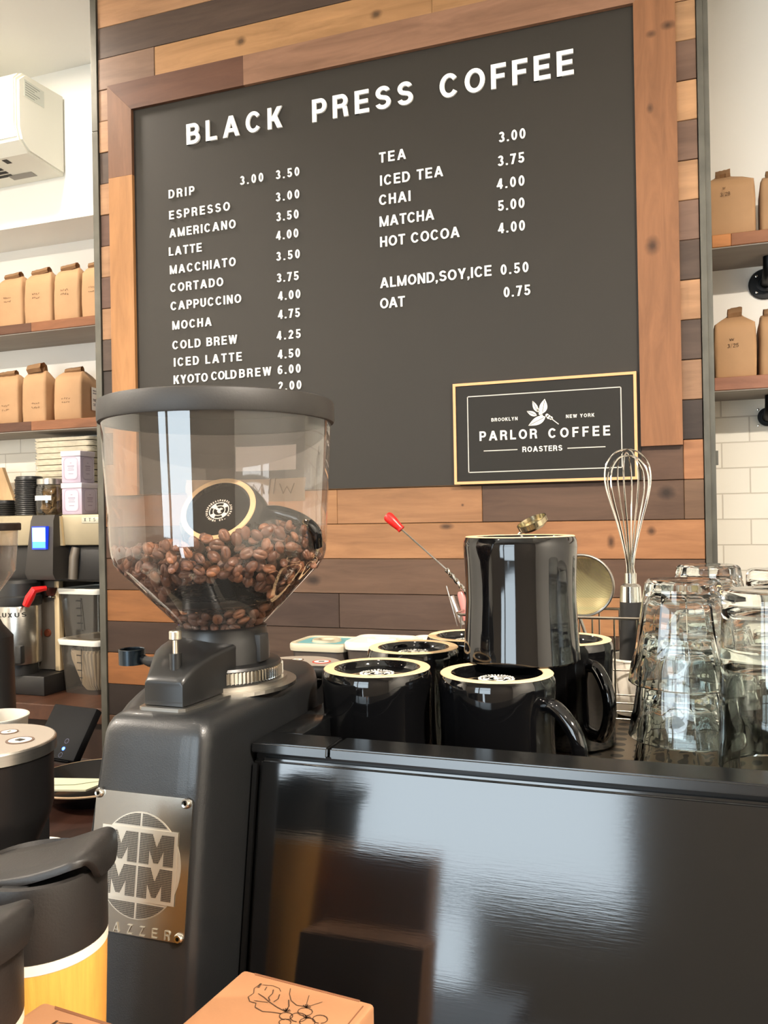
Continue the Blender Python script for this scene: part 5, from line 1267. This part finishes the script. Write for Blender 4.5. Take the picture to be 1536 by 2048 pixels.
# hopper
hp = [(.0362,-.0975),(.0368,-.103),(.0380,-.1010),(.0415,-.0965),(.0880,-.0455),(.0925,-.0385),(.0948,-.0300),(.0953,-.0230),(.0962,.0100),(.0985,.0450),(.1003,.0790)]
hp = [(.0345,-.1010),(.0380,-.0970),(.0880,-.0460),(.0930,-.0395),(.0955,-.0315),(.0964,-.0230),(.0976,.0080),(.1000,.0450),(.1020,.0855)]
bm = bmesh.new(); lathe(bm, hp, 96, c=(HX,HY,CAMZ)); hop = link('hopper_shell', bm, hopper_plastic, root, world=True, ang=60); ROOTM[hop.name] = ROOTM[root.name]
lidg = mat('hopper_lid_black', (33,30,27), .55, bump=.05, bscale=500)
bm = bmesh.new(); lathe(bm, [(.1005,.0842),(.1045,.0842),(.1052,.0860),(.1052,.1000),(.1042,.1026),(.1015,.1038),(.0,.1040),(0,.1010),(.1005,.1005)], 96, c=(HX,HY,CAMZ), close=False); link('hopper_lid', bm, lidg, root, world=True)
def hr_at(z):
    for (r0, z0_), (r1, z1_) in zip(hp, hp[1:]):
        if z0_ <= z <= z1_: return r0+(r1-r0)*(z-z0_)/(z1_-z0_)
    return hp[0][0] if z < hp[0][1] else hp[-1][0]
def curved_patch(a0, a1, z0_, z1_, off, jag=0, seed=1):
    rnd = random.Random(seed); bm = bmesh.new(); n = 24; m_ = 6; g = []
    for j in range(m_+1):
        row = []; z = z0_+(z1_-z0_)*j/m_; ja = rnd.uniform(-jag, jag); jb = rnd.uniform(-jag, jag)
        for i in range(n+1):
            a = a0+ja+(a1+jb-a0-ja)*i/n; rr = hr_at(z)+off; row.append(bm.verts.new((HX+rr*math.cos(a), HY+rr*math.sin(a), gz(z))))
        g.append(row)
    for j in range(m_):
        for i in range(n): bm.faces.new((g[j][i], g[j][i+1], g[j+1][i+1], g[j+1][i]))
    return bm
def back_angle(px, z):                  # angle on the far side of the hopper seen at image column px
    best = None
    c_far = math.atan2(HY, HX)
    for i in range(721):
        a = c_far-1.42+2.84*i/720; rr = hr_at(z); p = Vector((HX+rr*math.cos(a), HY+rr*math.sin(a), z)); d_ = p.dot(F_); x = 768+FPX*p.dot(R_)/d_
        if best is None or abs(x-px) < best[0]: best = (abs(x-px), a)
    return best[1]
yz = lambda py, dd: up(ray(500, py)*dd).z-CAMZ
def tlmat(name, rgb, tr):
    m = bpy.data.materials.new(name); m.use_nodes = True; n = m.node_tree; L = n.links.new; n.nodes.clear(); o = n.nodes.new('ShaderNodeOutputMaterial'); mx = n.nodes.new('ShaderNodeMixShader')
    a = n.nodes.new('ShaderNodeBsdfDiffuse'); t = n.nodes.new('ShaderNodeBsdfTranslucent'); a.inputs[0].default_value = (*lin(rgb), 1); t.inputs[0].default_value = (*lin(rgb), 1); mx.inputs[0].default_value = tr
    L(a.outputs[0], mx.inputs[1]); L(t.outputs[0], mx.inputs[2]); L(mx.outputs[0], o.inputs[0]); return m
link('white_label', curved_patch(back_angle(471, .035), back_angle(590, .035), yz(941, .84), yz(891, .84), .0006), tlmat('label_paper_translucent', (253,252,250), .55), root, world=True)
ta0, ta1 = back_angle(374, .01), back_angle(608, .01); tz0_, tz1_ = yz(1004, .84), yz(958, .84)
tape = link('masking_tape', curved_patch(ta0, ta1, tz0_, tz1_, .0006, .012, 4), tlmat('masking_tape_cream', (226,204,176), .4), root, world=True)
ROOTM[tape.name] = ROOTM[root.name]
bm = bmesh.new()
for (px0, px1, shape) in ((560, 590, 'w'), (548, 552, 'l'), (538, 542, 'l'), (505, 528, 'm')):
    prev = None; pts = {'w': [(0,1),(.25,0),(.5,.7),(.75,0),(1,1)], 'l': [(0,0),(1,1.6)], 'm': [(0,0),(.1,1),(.5,.2),(.85,1),(1,0)]}[shape]
    P = []
    for u, v in pts:
        z = tz0_+.008+.010*v; a = back_angle(px0+(px1-px0)*u, z); rr = hr_at(z)-.0012; P.append(Vector((HX+rr*math.cos(a), HY+rr*math.sin(a), gz(z))))
    tube(bm, P, .0005, 5)
link('tape_writing', bm, mat('faded_pen', (150,130,110), .8), tape, world=True, smooth=False)

# ------------------------------------------------------------------ the mug buried in the hopper and the beans
mb = atd(436, 1017, .705)
nb = (-.16*R_+.60*U_-.78*F_).normalized()          # which way its base faces
r = thing('hopper_mug', 'black mug lying buried in the beans inside the hopper, its badge facing out', 'mug', tuple(mb))
q = nb.to_track_quat('Z', 'Y').to_matrix().to_4x4()
mm = Matrix.Translation(mb) @ q
rr = .0330; hm = .062
prof = [(rr*1.18,-hm),(rr*1.22,-hm+.003),(rr*1.24,-hm*.6),(rr*1.20,-hm*.3),(rr*1.10,-.006),(rr*1.0,-.0005)]
bm = bmesh.new(); lathe(bm, [(0,-.008),(rr*1.0,-.010),(rr*1.14,-hm+.003),(rr*1.14,-hm)]+prof, 64, m=mm); lathe(bm, [(rr-.0048,0),(rr-.0062,-.003),(0,-.0032)], 64, m=mm); link('mug_body', bm, glaze, r, world=True)
bm = bmesh.new(); lathe(bm, [(rr,-.0005),(rr-.0004,.0004),(rr-.0044,.0004),(rr-.0048,0)], 64, m=mm); link('foot_ring', bm, bisque, r, world=True)
bm = badge(.0122)
xr = (R_-nb*R_.dot(nb)).normalized(); yr = nb.cross(xr)
for v in bm.verts: v.co = mb+nb*(-.0029)+xr*v.co.x+yr*v.co.y+nb*v.co.z
link('base_badge', bm, badge_m, r, world=True, smooth=False)
hs = atd(533, 1025, .72); hP = [hs, atd(560, 1026, .715), atd(600, 1040, .71), atd(627, 1062, .712), atd(632, 1090, .72)]
bm = bmesh.new(); tube(bm, catmull(hP, 6, False), .0062, 14); link('handle', bm, glaze, r, world=True)

# dark finger guard low in the cone
guard_c = atd(431, 1190, .672)
bm = bmesh.new()
bmesh.ops.create_uvsphere(bm, u_segments=40, v_segments=20, radius=1)
for v in bm.verts: v.co = Vector((HX-.003+v.co.x*.056, HY-.006+v.co.y*.054, gz(-.072)+v.co.z*.0125))
link('bean_guard', bm, glaze, root, world=True)

bean_m = []
for i, rgb in enumerate(((116,80,62),(100,68,53),(134,90,64))):
    bean_m.append(mat('roasted_bean_%s' % 'abc'[i], rgb, .38, var=.25, vscale=160, bump=.3, bscale=400))
def bean_bm(u=14, v=9):
    bm = bmesh.new(); bmesh.ops.create_uvsphere(bm, u_segments=u, v_segments=v, radius=1)
    for vt in bm.verts:
        x, y, z = vt.co
        z2 = z*.0038
        if z < 0: z2 = z*.0024
        cr = math.exp(-((y-.06*math.sin(x*3))/.16)**2)*(1-x*x)**.5 if abs(x) < 1 else 0
        if z < 0: z2 += cr*.0016
        vt.co = Vector((x*.0061, y*.0044, z2))
    return bm
def top_z(px):                                     # height of the bean heap by image column
    pts = [(225,1101),(262,1098),(300,1090),(330,1086),(375,1082),(395,1066),(440,1068),(470,1062),(500,1050),(540,1043),(580,1044),(620,1056),(645,1064)]
    for (x0, y0), (x1, y1) in zip(pts, pts[1:]):
        if px <= x1: return y0+(y1-y0)*max(0, (px-x0)/(x1-x0))
    return pts[-1][1]
def proj(p):
    d_ = p-Vector((0,0,CAMZ)); k = d_.dot(F_); return 768+FPX*d_.dot(R_)/k, 1024-FPX*d_.dot(U_)/k
rn = random.Random(21)
grid = {}
def free(p, dmin):
    key = tuple(int(math.floor(c/.012)) for c in p)
    for dx in (-1,0,1):
        for dy in (-1,0,1):
            for dz in (-1,0,1):
                for o_ in grid.get((key[0]+dx, key[1]+dy, key[2]+dz), ()):
                    if (o_-p).length < dmin: return False
    grid.setdefault(key, []).append(p); return True
minv = mm.inverted()
def blocked(p):
    lp = minv @ p
    if -hm-.004 < lp.z < .005 and math.hypot(lp.x, lp.y) < rr*1.24+.0035: return True
    gq = ((p.x-HX+.003)/.059)**2+((p.y-HY+.006)/.057)**2+((p.z-gz(-.072))/.0155)**2
    if gq < 1: return True
    for hpnt in hP:
        if (p-hpnt).length < .0095: return True
    return False
cam0 = Vector((0,0,CAMZ)); toc = math.atan2(-HY, -HX)
shell, inner = [], []
# first layer: against the clear wall on the near side
for tries in range(16000):
    z = rn.uniform(-.0985, -.012); a = toc+rn.uniform(-1.75, 1.75)
    steep = .0405 < hr_at(z) < .088
    rad = hr_at(z)-(.0058 if steep else .0042)
    p = Vector((HX+rad*math.cos(a), HY+rad*math.sin(a), gz(z))); x, y = proj(p)
    if y < top_z(x) or blocked(p): continue
    if 332 < x < 528 and ((x-431)/100)**2+((y-1189)/33)**2 < 1: continue
    if free(p, .0088):
        nrm = Vector((math.cos(a), math.sin(a), -.9 if steep else 0)).normalized()
        shell.append((p, nrm))
# second layer and the top of the heap
for tries in range(30000):
    z = rn.uniform(-.0985, .004); a = rn.uniform(0, 2*PI); rad = (hr_at(z)-.006)*math.sqrt(rn.random())
    p = Vector((HX+rad*math.cos(a), HY+rad*math.sin(a), gz(z))); x, y = proj(p)
    back = (p-Vector((HX,HY,p.z))).dot((cam0-Vector((HX,HY,CAMZ))).normalized())
    if y < top_z(x)+2-back*60*0 or p.z > gz(-.018+.012*(p.x-HX)/.09)+.006*(1 if back < .02 else 0) or blocked(p): continue
    if 332 < x < 528 and ((x-431)/100)**2+((y-1189)/33)**2 < 1 and back > .012: continue
    if free(p, .0094): inner.append((p, Vector((rn.uniform(-1,1), rn.uniform(-1,1), rn.uniform(-1,1))).normalized()))
shell.sort(key=lambda t: (t[0]-cam0).length)
singles = shell[:300]; rest = shell[300:]+inner
def orient(p, nrm):
    tilt = (nrm+Vector((rn.uniform(-.5,.5), rn.uniform(-.5,.5), rn.uniform(-.5,.5)))).normalized()
    if rn.random() < .38: tilt = -tilt                # crease side out
    qd = tilt.to_track_quat('Z', 'Y').to_matrix().to_4x4() @ Matrix.Rotation(rn.uniform(0, 2*PI), 4, 'Z')
    s_ = rn.uniform(.86, 1.08); return Matrix.Translation(p) @ qd @ Matrix.Diagonal((s_*rn.uniform(.92,1.06), s_, s_, 1))
protos = []
for i in range(3):
    o = link('coffee_bean', bean_bm(), bean_m[i], ang=70); setprops(o, 'roasted brown coffee bean pressed against the clear wall of the grinder hopper', 'coffee bean', 'roasted coffee beans in the hopper'); protos.append(o)
for i, (p, nrm) in enumerate(singles):
    o = protos[i] if i < 3 else protos[rn.choice((0,0,1,1,2))].copy()
    if i >= 3: COL.objects.link(o)
    o.matrix_world = orient(p, nrm)
bb = bean_bm(8, 6); bv = [v.co.copy() for v in bb.verts]; bf_ = [[v.index for v in f.verts] for f in bb.faces]; bb.free()
V, Fc, mi = [], [], []
for p, nrm in rest:
    m4 = orient(p, nrm); n0 = len(V); V += [m4 @ v for v in bv]; k = rn.choice((0,0,1,1,2))
    for f in bf_: Fc.append([n0+i for i in f]); mi.append(k)
me = bpy.data.meshes.new('bean_heap'); me.from_pydata(V, [], Fc); me.update()
for x in bean_m: me.materials.append(x)
me.polygons.foreach_set('material_index', mi); me.shade_smooth()
o = bpy.data.objects.new('bean_heap', me); COL.objects.link(o); setprops(o, 'heap of roasted coffee beans filling the inside of the grinder hopper', 'coffee beans', kind='stuff')

# ------------------------------------------------------------------ automatic tampers: right one behind the grinder, left one at the picture edge
disc_m = mat('tamper_top_grey', (150,140,128), .45, .2); btn = mat('button_pale', (226,214,198), .5); btr = mat('button_red_ring', (170,50,40), .5); btb = mat('button_dark_ring', (90,70,58), .5)
def tamper(label, x, y, ztop, zbase, rad, rot, ring_m, sticker=False):
    r = thing('coffee_tamper', label, 'coffee tamper', (x, y, zbase), (0, 0, rot)); h = ztop-zbase
    bm = bmesh.new(); lathe(bm, [(0,h),(rad*.985,h),(rad,h-.0012),(rad,h-.010),(rad*.975,h-.0112)], 64); link('top_plate', bm, steel, r)
    bm = bmesh.new(); lathe(bm, [(0,h+.0004),(rad*.965,h+.0004),(rad*.97,h)], 64); tp = link('top_panel', bm, disc_m, r)
    bm = bmesh.new(); lathe(bm, [(rad*.97,h-.0112),(rad*.955,h-.014),(rad*.95,h-.055),(rad*.90,h-.066),(rad*.55,h-.11),(rad*.5,h-.125)], 48); link('motor_housing', bm, mat('tamper_black', (26,25,25), .32, .2), r)
    bm = bmesh.new(); box(bm, -.030, .030, -rad*.55, rad*.9, 0, .016, bev=.003); box(bm, -.022, .022, rad*.35, rad*.85, .014, h-.06, bev=.004); link('stand', bm, mat('tamper_black', (26,25,25), .32, .2), r)
    bm = bmesh.new(); lathe(bm, [(0,h-.150),(.024,h-.150),(.026,h-.146),(.026,h-.124),(rad*.5,h-.118)], 36); link('tamp_head', bm, steel, r)
    for (bx, by_, br_, big) in ((-.52,.20,.185,1),(.52,.20,.20,1),(.02,-.04,.13,0),(-.06,.46,.14,0),(.16,-.50,.12,0)):
        bm = bmesh.new(); lathe(bm, [(br_*rad,h+.0005),(br_*rad*1.0,h+.0011),(br_*rad*.82,h+.0011),(br_*rad*.82,h+.0005)], 28, c=(bx*rad,by_*rad,0)); b_ = link('button_ring', bm, ring_m if big else btb, r)
        bm = bmesh.new(); lathe(bm, [(0,h+.0010),(br_*rad*.82,h+.0010)], 28, c=(bx*rad,by_*rad,0)); link('button', bm, btn, r)
        bm = bmesh.new(); k = br_*rad*.30; cx_, cy2 = bx*rad, by_*rad
        if big: box(bm, cx_-k, cx_+k, cy2-k*.8, cy2+k*.8, h+.001, h+.0014)
        else: stroke(bm, [(cx_-k, cy2+k*.6), (cx_+k*.6, cy2+k*.6), (cx_-k*.5, cy2-k*.6), (cx_+k, cy2-k*.6)], .0012, (0,0,h+.0011), (1,0,0), (0,1,0), (0,0,1), .0002)
        link('button_icon', bm, black_ink, r, smooth=False)
    bm = bmesh.new(); lathe(bm, [(0,h+.0016),(.0024,h+.0012),(.0026,h+.0004)], 14, c=(-.02*rad,-.52*rad,0)); link('indicator_light', bm, mat('red_indicator', (255,40,60), .4, emis=(255,30,60), estr=2.5), r)
    if sticker:
        iv = ROOTM[r.name].inverted(); a_ = iv @ atd(606, 1343, .935); c_ = iv @ atd(650, 1345, .93)
        bm = bmesh.new(); tube(bm, [a_, a_+(c_-a_)*.1, c_], [.0058,.0068,.0072], 14); link('lever_grip', bm, gblk, r)
        bm = bmesh.new(); tube(bm, [iv @ atd(578, 1345, .945), a_], .0022, 8); link('lever_rod', bm, steel, r)
        bm = bmesh.new(); lathe(bm, [(rad*.953,h-.030),(rad*.953,h-.022)], 10, a0=-rot-PI/2-.02, a1=-rot-PI/2+.27); link('white_sticker', bm, paper, r)
    mm_ = Matrix.Translation((0,0,h-.045)) @ Matrix.Rotation(-rot-PI/2+.55, 4, 'Z') @ Matrix.Translation((rad*.945,0,0)) @ Matrix.Rotation(PI/2, 4, 'Y')
    bm = bmesh.new(); lathe(bm, [(.0012,.0012),(.0028,.0018),(.0036,0)], 16, m=mm_); link('side_screw', bm, chrome, r)
    return r
q = atd(592, 1328, .985)
tamper('automatic coffee tamper with a grey button top, right behind the grinder', q.x, q.y, q.z, BZ, .0555, .25, btr, True)
q = atd(-30, 1481, .70)
tamper('automatic coffee tamper with a grey button top at the left picture edge', q.x, q.y, q.z, LZ, .0565, -.15, btb)

# paper cups under the left tamper
cup_w = mat('paper_cup_white', (226,218,204), .6)
def pcup(label, x, y, z, h, r0, r1):
    r = thing('paper_cup', label, 'paper cup', (x, y, z)); bm = bmesh.new(); lathe(bm, [(0,.002),(r0,.002),(r0,0),(r1,h-.003),(r1+.0015,h-.0025),(r1+.0015,h-.0005),(r1-.001,h),(r0-.001,.004),(0,.004)], 40); link('cup_wall', bm, cup_w, r)
q = atz(58, 1700, LZ+.10); pcup('white paper cup beside the left tamper, behind the bamboo mugs', q.x, q.y-.0, LZ+.0005, .098, .026, .036)
q = atz(-12, 1440, LZ+.16)
pcup('tall white paper cup behind the left tamper at the picture edge', q.x, q.y, LZ+.0005, .165, .028, .040)

# ------------------------------------------------------------------ black dish with a folded receipt
dz = LZ; q = atz(150, 1588, dz+.012)
r = thing('black_dish', 'shallow black dish on the bar ledge left of the grinder', 'dish', (q.x+.01, q.y+.03, dz))
dr = .092
bm = bmesh.new(); lathe(bm, [(0,.0),(dr*.6,0),(dr*.66,.004),(dr*.98,.026),(dr,.0275),(dr*.985,.0290),(dr*.955,.0265),(dr*.66,.0085),(dr*.6,.006),(0,.006)], 64); link('dish_body', bm, mat('dish_black', (22,21,21), .18), r)
bm = bmesh.new(); lathe(bm, [(dr*1.001,.0268),(dr*1.006,.0282),(dr*.99,.0296),(dr*.985,.0288)], 64); link('dish_rim', bm, mat('dish_rim_tan', (176,146,112), .5), r)
c = atz(116, 1575, dz+.02)
r2 = thing('folded_receipt', 'folded pale green receipt lying in the black dish', 'receipt', (c.x, c.y+.01, dz+.0195), (0,0,.25))
bm = bmesh.new(); prism(bm, [(-.05,-.026),(.046,-.024),(.066,.026),(-.05,.028)], (0,0,0), (1,0,0), (0,1,0), (.0,-.02,1), .0025); link('paper_sheet', bm, mat('receipt_paper', (214,210,182), .8), r2, smooth=False)
bm = bmesh.new(); stroke(bm, [(-.04,-.004),(-.01,-.006),(.02,-.004),(.035,.006),(.05,.012)], .0016, (0,0,.0026), (1,0,0), (0,1,0), (0,0,1), .0004); link('printed_line', bm, mat('receipt_green', (120,140,104), .8), r2, smooth=False)

# dark device with a blue light
q = atz(124, 1530, LZ)
r = thing('card_reader', 'dark upright card reader with a glowing blue light behind the black dish', 'card reader', (q.x-.012, q.y, LZ+.0055), (-.62, 0, -.12))
link('reader_body', B(-.055, .045, -.008, .008, .002, .095, bev=.003), mat('reader_black', (7,7,8), .65, spec=.15), r)
link('reader_stand', B(-.03, .03, -.004, .008, .0005, .01, bev=.002), mat('reader_black', (7,7,8), .65, spec=.15), r)
bm = bmesh.new(); lathe(bm, [(0,.0012),(.0028,.0008),(.0032,0)], 16, m=Matrix.Translation((.012,-.008,.020)) @ Matrix.Rotation(PI/2, 4, 'X')); link('blue_light', bm, mat('blue_led', (60,90,255), .4, emis=(40,90,255), estr=9), r)
for dz_ in (.033, .009):
    bm = bmesh.new(); tube(bm, [(.012+.004*math.cos(2*PI*i/16), -.0083, dz_+.004*math.sin(2*PI*i/16)) for i in range(16)], .0004, 5, closed=True); link('touch_symbol', bm, mat('reader_grey_print', (90,90,110), .5), r)

# ------------------------------------------------------------------ second grinder, further left
sc_ = .82
q = atd(-49, 1047, 1.75)
r = thing('small_grinder', 'second coffee grinder with a black hopper lid at the far left edge', 'coffee grinder', (q.x, q.y, BZ))
H2 = q.z-BZ
bm = bmesh.new(); lathe(bm, [(.082,H2-.016),(.0875,H2-.016),(.0885,H2-.013),(.0885,H2-.002),(.086,H2),(0,H2)], 64); link('hopper_lid', bm, mat('second_lid_brown_black', (38,30,26), .5), r)
bm = bmesh.new(); lathe(bm, [(.031,H2-.165),(.072,H2-.108),(.077,H2-.10),(.080,H2-.06),(.0825,H2-.016)], 64); link('hopper_shell', bm, hopper_plastic, r)
bm = bmesh.new(); lathe(bm, [(0,0),(.085,0),(.085,.02),(.075,.05),(.07,H2-.24),(.05,H2-.215),(.038,H2-.19),(.034,H2-.163),(0,H2-.163)], 48); link('grinder_body', bm, gb_m, r)

# ------------------------------------------------------------------ bamboo travel mugs and kraft boxes on the front ledge
bamboo = wood('bamboo', (60, 60, 3), tint=False, rgb=(226,164,78), rough=.42, contrast=.16)
lid_m = mat('travel_lid_black', (26,23,21), .5, bump=.08, bscale=600)
def travel_mug(label, x, y, r0, h, rot):
    r = thing('travel_mug', label, 'travel mug', (x, y, LZ+.0004), (0,0,rot), 'bamboo travel mugs')
    hb = h-.060
    bm = bmesh.new(); lathe(bm, [(0,0),(r0*.86,0),(r0*.88,.003),(r0*.985,hb-.006),(r0*.985,hb-.001)], 64); link('bamboo_body', bm, bamboo, r)
    bm = bmesh.new(); lathe(bm, [(r0*.985,hb-.0065),(r0*.995,hb-.006),(r0*.995,hb),(r0*.97,hb)], 64); link('white_band', bm, mat('band_cream', (236,222,204), .5), r)
    bm = bmesh.new(); lathe(bm, [(r0*.97,hb),(r0*1.0,hb+.0006),(r0*1.0,hb+.040),(r0*.985,hb+.0435),(r0*.93,hb+.0445),(r0*.90,hb+.041),(0,hb+.039)], 64); lid = link('lid', bm, lid_m, r)
    # flip tab: a wide strap across the lid that rises to a hooked lip at one side
    bm = bmesh.new(); secs = []
    zt_ = hb+.0445
    path = catmull([(-r0*.88,0,zt_-.003),(-r0*.4,0,zt_-.0005),(r0*.1,0,zt_+.003),(r0*.5,0,zt_+.0075),(r0*.82,0,zt_+.0115),(r0*1.0,0,zt_+.0105),(r0*1.075,0,zt_+.004),(r0*1.09,0,zt_-.004)], 4, False)
    for i_, p_ in enumerate(path):
        tg = (path[min(i_+1, len(path)-1)]-path[max(i_-1, 0)]).normalized(); nv = Vector((-tg.z, 0, tg.x)); u = i_/(len(path)-1)
        wd = r0*(.62+.10*math.sin(PI*u)-.30*max(0, u-.55)/.45); th = .0055-.0015*u
        secs.append([p_+Vector((0,yy,0))+nv*k for yy, k in ((-wd,-th),(-wd*.995,-.0012),(-wd*.95,0),(-wd*.5,.0010),(0,.0014),(wd*.5,.0010),(wd*.95,0),(wd*.995,-.0012),(wd,-th),(0,-th))])
    loft(bm, secs); link('flip_tab', bm, lid_m, lid, ang=50)
    bm = bmesh.new(); box(bm, -r0*.25, r0*.15, -r0*.80, -r0*.62, zt_-.0065, zt_-.0030, bev=.001); link('drink_hole', bm, rubber, lid)
    return r
rm = .0402
q = atd(78, 1700, .515)
travel_mug('bamboo travel mug with black flip lid, right of the two in the lower left', q.x, q.y, rm, q.z-LZ+.008, .30)
q = atd(-121, 1835, .435)
travel_mug('bamboo travel mug cut off by the left picture edge, nearer than the other', q.x, q.y, rm, q.z-LZ+.004, .1)

kbox = mat('kraft_box', (162,115,79), .7, var=.05, vscale=18, bump=.1, bscale=160)
def kraft_box(label, p_bl, ang, z_top, w_, d_, h_, art=True, ck=1.0):
    """p_bl: back left corner of the lid; ang: direction of its back edge"""
    r = thing('kraft_box', label, 'box', (p_bl.x, p_bl.y, z_top-h_), (0,0,ang))
    bm = bmesh.new(); loft(bm, [[Vector((x+w_/2, y-d_/2, z)) for x, y in rrect(w_-2*i, d_-2*i, .0025, 2)] for z, i in ((0,0),(h_-.0025,0),(h_-.0008,.0006),(h_,.002))])
    link('box_body', bm, kbox, r, ang=40)
    bm = bmesh.new(); prism(bm, [(.010,-.0016),(w_*.90,-.0010),(w_*.90,-.0028),(.012,-.0036)], (0,0,h_), (1,0,0), (0,1,0), (0,0,1), .0003); link('lid_gap', bm, mat('box_gap_brown', (112,70,42), .8), r, smooth=False)
    bm = bmesh.new(); prism(bm, [(w_-.0062,-.006),(w_-.0054,-.006),(w_-.0052,-d_+.004),(w_-.0062,-d_+.004)], (0,0,h_), (1,0,0), (0,1,0), (0,0,1), .0003); link('lid_gap', bm, mat('box_gap_brown', (112,70,42), .8), r, smooth=False)
    if art:
        bm = bmesh.new(); o_, e1, e2, e3 = (0,0,h_), (1,0,0), (0,1,0), (0,0,1)
        S_ = lambda pts, wd=.0005: stroke(bm, pts, wd, o_, e1, e2, e3, .0004)
        S_([(.022,-.011),(.023,-.016)], .0016)
        S_([(.022,-.012),(.021,-.018),(.024,-.023),(.023,-.028),(.027,-.032),(.032,-.032),(.034,-.036),(.041,-.038),(.048,-.036),(.054,-.035)], .0007)
        S_([(.024,-.012),(.031,-.010),(.037,-.011),(.040,-.014)]); S_([(.028,-.013),(.029,-.017)], .0008)
        S_([(.034,-.014),(.036,-.018),(.036,-.023),(.039,-.026)], .0008); S_([(.041,-.017),(.043,-.022),(.042,-.026)], .0008)
        S_([(.027,-.022),(.033,-.024),(.039,-.027),(.047,-.030),(.055,-.032)], .0007); S_([(.029,-.030),(.034,-.029),(.039,-.028)])
        S_([(.044,-.008),(.047,-.014),(.052,-.020),(.058,-.023),(.066,-.022)], .0006); S_([(.050,-.020),(.054,-.026),(.055,-.032)], .0009)
        S_([(.060,-.010),(.063,-.018),(.066,-.023)]); S_([(.072,-.013),(.066,-.021)])
        for (cx_, cy2, rx) in ((.058,-.036,.0045),(.066,-.034,.0055),(.067,-.027,.0050),(.074,-.036,.0052),(.080,-.030,.0050),(.061,-.042,.0040),(.083,-.040,.0045)):
            if cy2-rx > -d_: S_([(cx_+rx*math.cos(t*.5), cy2+rx*.85*math.sin(t*.5)) for t in range(-2, 11)], .0007)
        for (cx_, cy2) in ((.055,-.032),(.065,-.023),(.071,-.033)):
            for k in range(5): S_([(cx_, cy2), (cx_+.0035*math.cos(.6+k*.5), cy2+.0035*math.sin(.6+k*.5))], .0008)
        link('printed_drawing', bm, ink, r, smooth=False)
    return r
zt1 = CAMZ-.325
b1 = atz(488, 1938, zt1); b1r = atz(750, 2007, zt1); an = math.atan2(b1r.y-b1.y, b1r.x-b1.x)
kraft_box('kraft box with a printed coffee plant drawing at the bottom centre', b1, an, zt1, (b1r-b1).length, .072, zt1-LZ-.0005)
zt2 = CAMZ-.269
b2 = atz(88, 2001, zt2)
kraft_box('kraft box with a coffee plant drawing in the bottom left corner before the bamboo mugs', b2, an, zt2, (b1r-b1).length, .072, .0845)
kraft_box('plain side of a kraft box supporting the bottom left kraft box', b2+Vector((.002,0,0)), an, zt2-.0850, (b1r-b1).length-.004, .070, zt2-.0850-LZ-.0005, False)
